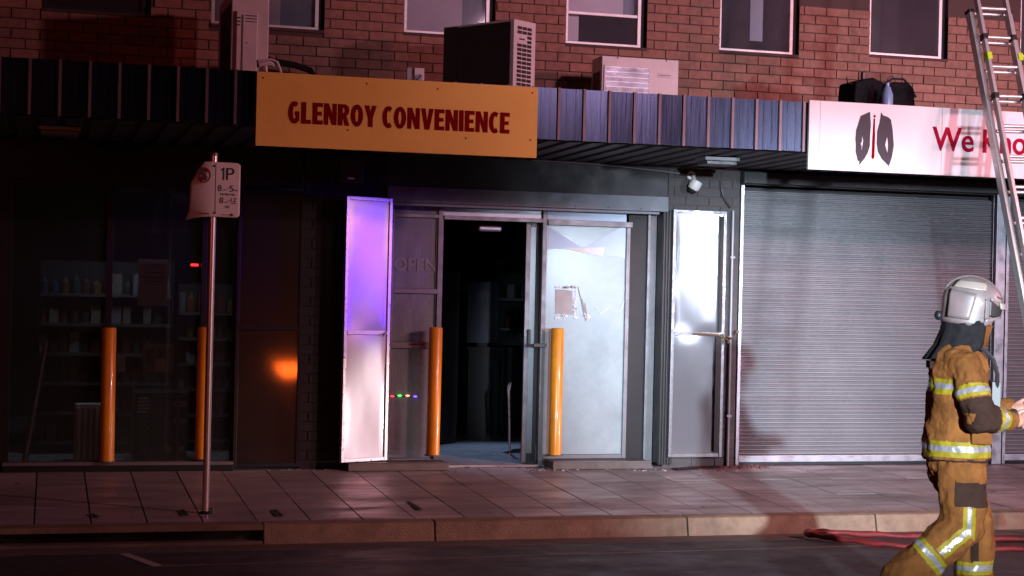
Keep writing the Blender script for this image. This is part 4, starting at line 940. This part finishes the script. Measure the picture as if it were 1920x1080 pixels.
def fuse(mb, name, mats, parent, vox, classify=None, smooth=6, wr=0, wscale=9):
    tmp = mb.build('tmp', mats); dg = bpy.context.evaluated_depsgraph_get()
    r = tmp.modifiers.new('r', 'REMESH'); r.mode = 'VOXEL'; r.voxel_size = vox
    s_ = tmp.modifiers.new('s', 'SMOOTH'); s_.factor = .5; s_.iterations = smooth
    if wr:
        tx = bpy.data.textures.new('fold', 'CLOUDS'); tx.noise_scale = 1/wscale; tx.noise_depth = 3
        d_ = tmp.modifiers.new('d', 'DISPLACE'); d_.texture = tx; d_.strength = wr; d_.mid_level = .5; d_.texture_coords = 'LOCAL'
    dg.update(); me = bpy.data.meshes.new_from_object(tmp.evaluated_get(dg)); bpy.data.objects.remove(tmp)
    me.materials.clear()
    for m_ in mats: me.materials.append(m_)
    if classify:
        mi = [classify(p_.center) for p_ in me.polygons]; me.polygons.foreach_set('material_index', mi)
    me.polygons.foreach_set('use_smooth', [True]*len(me.polygons)); me.name = name
    o = bpy.data.objects.new(name, me); return link(o, parent)
pp = thing('person', 'firefighter in tan turnout gear and white helmet striding right past the shutter', 'person', tuple(FG), math.radians(-20)); pp.scale = (1.025,)*3
F = {}
F['cloth'] = mat('tan_turnout_fabric', (.20, .076, .020), .9, noise=(.11, .042, .012), nscale=9, spec=.1, bump=.5, bscale=220)
F['dark'] = mat('dark_brown_reinforcement', (.024, .012, .009), .9, noise=(.035, .018, .013), spec=.08, bump=.3, bscale=200)
F['lime'] = mat('lime_yellow_tape', (.23, .18, .008), .6, noise=(.15, .12, .008), nscale=12, spec=.2)
F['silver'] = mat('silver_reflective_tape', (.27, .26, .28), .35, .4)
F['skin'] = mat('skin', (.36, .18, .13), .5, noise=(.30, .14, .10), nscale=15)
F['helmet'] = mat('white_helmet_shell', (.18, .14, .138), .40, noise=(.11, .085, .083), nscale=9, rvar=.08, coat=.05)
# body: one continuous figure under the clothes
hip = Vector((0.0, 0, .97))
knR = Vector((.02, -.12, .58)); anR = Vector((-.34, -.13, .27)); toR = Vector((-.30, -.13, .06))
knL = Vector((.12, .12, .56)); anL = Vector((.14, .12, .12))
shR = Vector((.0, -.20, 1.50)); elR = Vector((.05, -.30, 1.18)); wrR = Vector((.23, -.20, 1.16))
shR0 = Vector((.0, -.165, 1.455)); shL0 = Vector((.05, .165, 1.455))
shL = Vector((.05, .20, 1.50)); elL = Vector((.14, .30, 1.21)); wrL = Vector((.30, .10, 1.20))
bb = MB()
loft(bb, [(0, 0, .90, .11, .15), (0, 0, 1.0, .12, .155), (0, 0, 1.15, .11, .14), (.01, 0, 1.35, .12, .16), (.0, 0, 1.46, .09, .14), (.01, 0, 1.53, .06, .08)])
seg(bb, (.01, 0, 1.5), (.05, 0, 1.66), .062, .06)
ell(bb, (.075, 0, 1.745), (.098, .076, .118)); ell(bb, (.105, 0, 1.69), (.07, .058, .075))
seg(bb, (.155, 0, 1.78), (.158, 0, 1.745), .016, .014); seg(bb, (.16, 0, 1.755), (.188, 0, 1.722), .010, .016); seg(bb, (.15, -.018, 1.675), (.15, .018, 1.675), .013, .013); seg(bb, (.145, -.012, 1.64), (.145, .012, 1.64), .02, .02)
ell(bb, (.065, -.078, 1.735), (.020, .012, .034)); ell(bb, (.065, .078, 1.735), (.020, .012, .034))
for (a_, b_, c_, r) in ((shR0, elR, wrR, .045), (shL0, elL, wrL, .045)): seg(bb, a_, b_, r, .042); seg(bb, b_, c_, .042, .03)
for (k_, a_) in ((knR, anR), (knL, anL)): seg(bb, (0, k_.y*.8, .93), k_, .085, .06); seg(bb, k_, a_, .058, .04)
def hand(mb, w_, fd, side):
    f_ = Vector(fd).normalized(); up_ = Vector((0, 0, 1)); sd_ = f_.cross(up_).normalized()*side
    seg(mb, w_, w_+f_*.05, .03, .036); pc = w_+f_*.075
    for i, (ln, off) in enumerate(((.075, .034), (.085, .012), (.08, -.012), (.062, -.033))):
        b0_ = pc + up_*off + f_*.01; m0 = b0_ + f_*ln*.5 + sd_*.004; m1 = m0 + f_*ln*.22 + sd_*.03; m2 = m1 - f_*ln*.12 + sd_*.025
        seg(mb, b0_, m0, .0105, .0098, 8); seg(mb, m0, m1, .0098, .009, 8); seg(mb, m1, m2, .009, .0075, 8)
    t0 = w_+f_*.03+up_*.03; t1 = t0+f_*.035+up_*.025+sd_*.015; t2 = t1+f_*.035+sd_*.02-up_*.005
    seg(mb, t0, t1, .014, .011, 8); seg(mb, t1, t2, .011, .009, 8)
hand(bb, wrR, (1, .35, -.02), 1); hand(bb, wrL, (1, -.3, .0), -1)
fuse(bb, 'body', [F['skin']], pp, .0065, smooth=3)
eye = MB()
for sy in (-1, 1): ell(eye, (.150, sy*.031, 1.762), (.012, .014, .010), 10, 6)
eye.build('eyes', K['paper'], pp, smooth=True)
# jacket
jk = MB()
loft(jk, [(-.01, 0, .93, .178, .225), (-.01, 0, .98, .178, .225), (-.01, 0, 1.12, .155, .20), (-.005, 0, 1.28, .158, .205), (.0, 0, 1.42, .152, .21), (.0, 0, 1.50, .13, .20), (.01, 0, 1.56, .09, .13)])
seg(jk, (.01, 0, 1.53), (.03, 0, 1.58), .085, .09)
for (a_, b_, c_) in ((shR, elR, wrR), (shL, elL, wrL)):
    seg(jk, a_+Vector((0, .03*(1 if a_.y<0 else -1), -.055)), b_, .088, .084); seg(jk, b_, c_-(c_-b_)*.10, .080, .060)
def tape(d, h1, h2):   # 0 cloth 1 dark 2 lime 3 silver ; d distance from band centre
    d = abs(d)
    return 3 if d < h1 else 2 if d < h2 else 0
def onseg(p, a_, b_):
    d_ = b_-a_; t_ = (p-a_).dot(d_)/d_.length_squared; q_ = a_+d_*t_; return t_, (p-q_).length, t_*d_.length
def cj(c_):
    p = Vector(c_)
    for a_, b_, w_ in ((shR, elR, wrR), (shL, elL, wrL)):
        t_, r_, l_ = onseg(p, a_, b_); t2_, r2_, l2_ = onseg(p, b_, w_); Lf = (w_-b_).length
        outer = abs(p.y) > .205
        if outer or t2_ > .3:
            if t_ < .98 and r_ < .125 and p.z > 1.2 and t2_ < .35:
                k_ = tape(l_-.20, .014, .036)
                if k_: return k_
                if l_ > .245: return 1
                return 0
            if r2_ < .11 and t2_ > -.3:
                if l2_ < .10: return 1
                k_ = tape(l2_-Lf*.66, .013, .032)
                if k_: return k_
                return 0
    k_ = tape(p.z-1.33-(.0), .017, .040)
    if k_ and p.x < .12:
        if k_ == 3 and (int((p.y+1)*22) % 5 == 0): return 2
        return k_
    k_ = tape(p.z-1.0, .016, .042)
    if k_: return k_
    if p.z > 1.55: return 1
    if p.z < .945: return 1
    return 0
fuse(jk, 'jacket', [F['cloth'], F['dark'], F['lime'], F['silver']], pp, .0075, cj, 4, .055, 8)
# upright collar
cl = MB(); n = 24; ri = []
for (z, r, o_) in ((1.53, .105, 0), (1.60, .105, .012), (1.645, .112, .02)):
    for k in range(n):
        q_ = math.radians(-150 + 300*k/(n-1)); cl.v.append((.03+o_-math.cos(q_)*-r*1.0, math.sin(q_)*r*.92, z + .015*math.cos(q_)))
cl.f = [(i*n+k, i*n+k+1, (i+1)*n+k+1, (i+1)*n+k) for i in range(2) for k in range(n-1)]; cl.mi = [0]*len(cl.f)
co = cl.build('collar', F['cloth'], pp, smooth=True); sm_ = co.modifiers.new('s', 'SOLIDIFY'); sm_.thickness = .014
# trousers
tr2 = MB()
loft(tr2, [(0, 0, .80, .13, .16), (0, 0, .90, .155, .195), (0, 0, 1.02, .15, .19)])
for k_, a_, rr_ in ((knR, anR, 1), (knL, anL, 1)):
    seg(tr2, (0, k_.y*.85, .88), k_, .134, .114); seg(tr2, k_, a_+(k_-a_)*.10, .112, .106)
def ct_(c_):
    p = Vector(c_); right = p.y < 0
    k0, a0_ = (knR, anR) if right else (knL, anL); h0 = Vector((0, k0.y*.85, .88))
    t_, r_, l_ = onseg(p, h0, k0); t2_, r2_, l2_ = onseg(p, k0, a0_); Ls = (a0_-k0).length
    if t2_ > 0.02 and (r2_ < .18):
        k_ = tape(l2_-Ls*.50, .013, .036)
        if k_: return k_
        if right and l2_ < Ls*.40 and p.y < -.19:
            axis = (a0_-k0).normalized(); side = (p-k0).cross(axis).y
            k_ = tape(side-.01, .012, .034)
            if k_: return k_
        if not right and l2_ > Ls*.62 and p.x > a0_.x-.02: return 1
        if not right and l2_ < Ls*.42 and abs(p.x-a0_.x+.03) < .02: return 1
        return 0
    if right:
        if .70 < p.z - .0 + .06*p.x < .83 and p.x > -.05: return 1
        if p.z < .70 and p.y < -.19:
            k_ = tape(p.x-.03, .012, .034)
            if k_: return k_
    return 0
fuse(tr2, 'trousers', [F['cloth'], F['dark'], F['lime'], F['silver']], pp, .0075, ct_, 4, .055, 8)
# boots
bt = MB()
for a_, pit in ((anR, math.radians(52)), (anL, 0)):
    Rb = Matrix.Rotation(pit, 3, 'Y'); up_ = Rb @ Vector((0, 0, 1)); fw_ = Rb @ Vector((1, 0, 0))
    seg(bt, a_+up_*.12, a_, .07, .06); seg(bt, a_-up_*.05, a_-up_*.06+fw_*.13, .055, .05); seg(bt, a_-up_*.06-fw_*.02, a_-up_*.07+fw_*.17, .045, .042)
fuse(bt, 'boots', [K['black']], pp, .008, None, 3)
# helmet
tilt = Matrix.Rotation(math.radians(8), 3, 'Y')
HC = Vector((.065, 0, 1.775))
he = MB(); n = 40; m_ = 22; vs = []
for i in range(m_+1):
    th = math.pi*.5*i/m_*1.42
    for k in range(n):
        q_ = 2*math.pi*k/n; cs = math.cos(q_)
        rx = .178 if cs > 0 else .172; r_ = math.sin(min(th, math.pi*.5)) * (1 - .10*max(0, th-math.pi*.5)/1.0)
        z = math.cos(th)*(.152 if th < math.pi/2 else .215)
        x = rx*r_*cs; y = .135*r_*math.sin(q_)
        front = max(0, cs)**3.2
        if z < .015: z = .015 + (z-.015)*(1-front*.96)       # brow cut high in front
        x -= .012*max(0, z)/.15
        p = tilt @ Vector((x, y, z)); vs.append(p+HC)
he.add(vs, [(i*n+k, (i+1)*n+k, (i+1)*n+(k+1) % n, i*n+(k+1) % n) for i in range(m_) for k in range(n)])
ho = he.build('helmet', F['helmet'], pp, smooth=True); sm_ = ho.modifiers.new('s', 'SOLIDIFY'); sm_.thickness = .012; sm_.offset = -1; ho.scale = (.94,)*3; ho.location = HC*.06
def hpt(q_, z, o_=0.004, k=1.0):   # point on the shell: bearing q_ degrees from the front, towards his right
    q_ = math.radians(q_); zz = max(-.99, min(.99, z/.152)); r_ = math.sqrt(max(0, 1-zz*zz)) if z > 0 else 1
    return tilt @ Vector(((.170+o_)*r_*math.cos(q_)-.012*max(0, z)/.15, -(.135+o_)*r_*math.sin(q_), z)) + HC
# raised shell panels, ridge, side visor pod, trim
def hpatch(name, cor, mt, th=.008, n=8):
    g_ = MB(); (q0, z0), (q1, z1_), (q2, z2_), (q3, z3) = cor; vs = []
    for j in range(n+1):
        for i in range(n+1):
            a_ = i/n; b_ = j/n
            q_ = (q0*(1-a_)+q1*a_)*(1-b_) + (q3*(1-a_)+q2*a_)*b_; z = (z0*(1-a_)+z1_*a_)*(1-b_) + (z3*(1-a_)+z2_*a_)*b_
            vs.append(hpt(q_, z, .005))
    g_.add(vs, [(j*(n+1)+i, j*(n+1)+i+1, (j+1)*(n+1)+i+1, (j+1)*(n+1)+i) for j in range(n) for i in range(n)])
    o = g_.build(name, mt, ho, smooth=True); s2_ = o.modifiers.new('s', 'SOLIDIFY'); s2_.thickness = th; s2_.offset = 0; return o
gm = mat('grey_helmet_inlay', (.26, .22, .19), .35)
hpatch('crown_inlay', ((150, .075), (72, .075), (62, .122), (150, .115)), gm)
hpatch('side_pod', ((64, -.065), (34, -.06), (30, -.012), (68, .03)), K['black'], .012)
hpatch('side_pod_rim', ((72, -.085), (64, -.08), (68, .03), (76, .03)), F['helmet'], .016); hpatch('side_pod_rim', ((64, .024), (32, .022), (32, .04), (64, .042)), F['helmet'], .014); hpatch('side_pod_rim', ((72, -.10), (30, -.062), (30, -.048), (70, -.082)), F['helmet'], .014)
hpatch('marking_strip', ((45, .050), (25, .042), (25, .048), (45, .057)), K['black'], .004); hpatch('marking_strip', ((42, .038), (27, .032), (27, .036), (42, .043)), K['black'], .004)
hpatch('rear_panel', ((145, -.10), (100, -.10), (92, .05), (150, .06)), F['helmet'], .014)
vz = MB(); vs = []
for j in range(4):
    for k in range(13):
        q_ = math.radians(-42+84*k/12); r_ = .180+.014*j/3; vs.append(tilt @ Vector((r_*math.cos(q_), r_*.78*math.sin(q_), .025-.012*j)) + HC)
vz.add(vs, [(j*13+k, j*13+k+1, (j+1)*13+k+1, (j+1)*13+k) for j in range(3) for k in range(12)])
vo = vz.build('visor_brim', gm, ho, smooth=True); s2_ = vo.modifiers.new('s', 'SOLIDIFY'); s2_.thickness = .006
# crest along the crown
vz = MB(); pts_ = [hpt(0 if a_ > 90 else 180, 0) for a_ in ()]
cr = []
for k in range(15):
    a_ = math.radians(28+132*k/14); cr.append(tilt @ Vector((.170*math.cos(a_)-.012*math.sin(a_), 0, .146*math.sin(a_))) + HC)
vz.tube(cr, [.006]+[.013]*13+[.006], n=10); vz.build('crest', F['helmet'], ho, smooth=True)
MB().lathe([(.008, 0), (.008, .004)], n=10, m=Matrix.Translation(hpt(84, .0, .01)) @ Matrix.Rotation(math.pi/2, 4, 'X')).build('rivet', F['silver'], ho)
kn = MB(); ell(kn, hpt(176, -.10, .012), (.022, .035, .028)); kn.build('rear_adjuster', K['black'], ho, smooth=True)
# neck curtain
nc = MB(); n = 26; vs = []
for j, (z, rx, ry, ox_) in enumerate(((1.70, .150, .118, .06), (1.64, .150, .122, .05), (1.57, .165, .135, .035), (1.505, .190, .155, .01))):
    for k in range(n):
        q_ = math.radians(62 + 236*k/(n-1)); fl_ = 1+.03*math.sin(k*1.7)*j
        vs.append((ox_+rx*fl_*math.cos(q_), ry*fl_*math.sin(q_), z + (.05 if j == 0 else 0)*max(0, math.cos(q_)) - .012*j*max(0, -math.cos(q_))))
nc.add(vs, [(j*n+k, j*n+k+1, (j+1)*n+k+1, (j+1)*n+k) for j in range(3) for k in range(n-1)])
no = nc.build('neck_curtain', K['rubber'], pp, smooth=True); s2_ = no.modifiers.new('s', 'SOLIDIFY'); s2_.thickness = .008
MB().tube([(.11, -.095, 1.70), (.14, -.07, 1.655), (.155, -.02, 1.625), (.155, .02, 1.625), (.14, .07, 1.655), (.11, .095, 1.70)], .007, n=6).build('chin_strap', K['black'], pp)
# radio and chest strap, pocket, back patch
rd = MB().box((.15, -.13, 1.20), (.20, -.07, 1.36)).tube([(.18, -.085, 1.34), (.185, -.085, 1.44)], .008, n=6); rd.build('radio', K['black'], pp, bevel=.006)
MB().tube([(.085, -.15, 1.54), (.15, -.15, 1.48), (.175, -.14, 1.40), (.18, -.12, 1.33)], .012, n=6).build('lanyard', K['black'], pp, smooth=True)
MB().tube([(.17, -.1, 1.2), (.22, -.1, 1.12), (.25, -.14, 1.12), (.27, -.2, 1.16)], .007, n=6).build('radio_cord', K['black'], pp, smooth=True)
MB().box((.03, -.235, 1.03), (.14, -.205, 1.15)).build('pocket_flap', F['cloth'], pp, bevel=.01)
MB().box((-.172, -.10, 1.42), (-.150, .02, 1.46)).build('back_badge', F['dark'], pp, bevel=.004)
gl_ = MB(); ell(gl_, wrR+Vector((.02, .0, .02)), (.03, .035, .045)); gl_.build('wrist_strap', K['black'], pp, smooth=True)
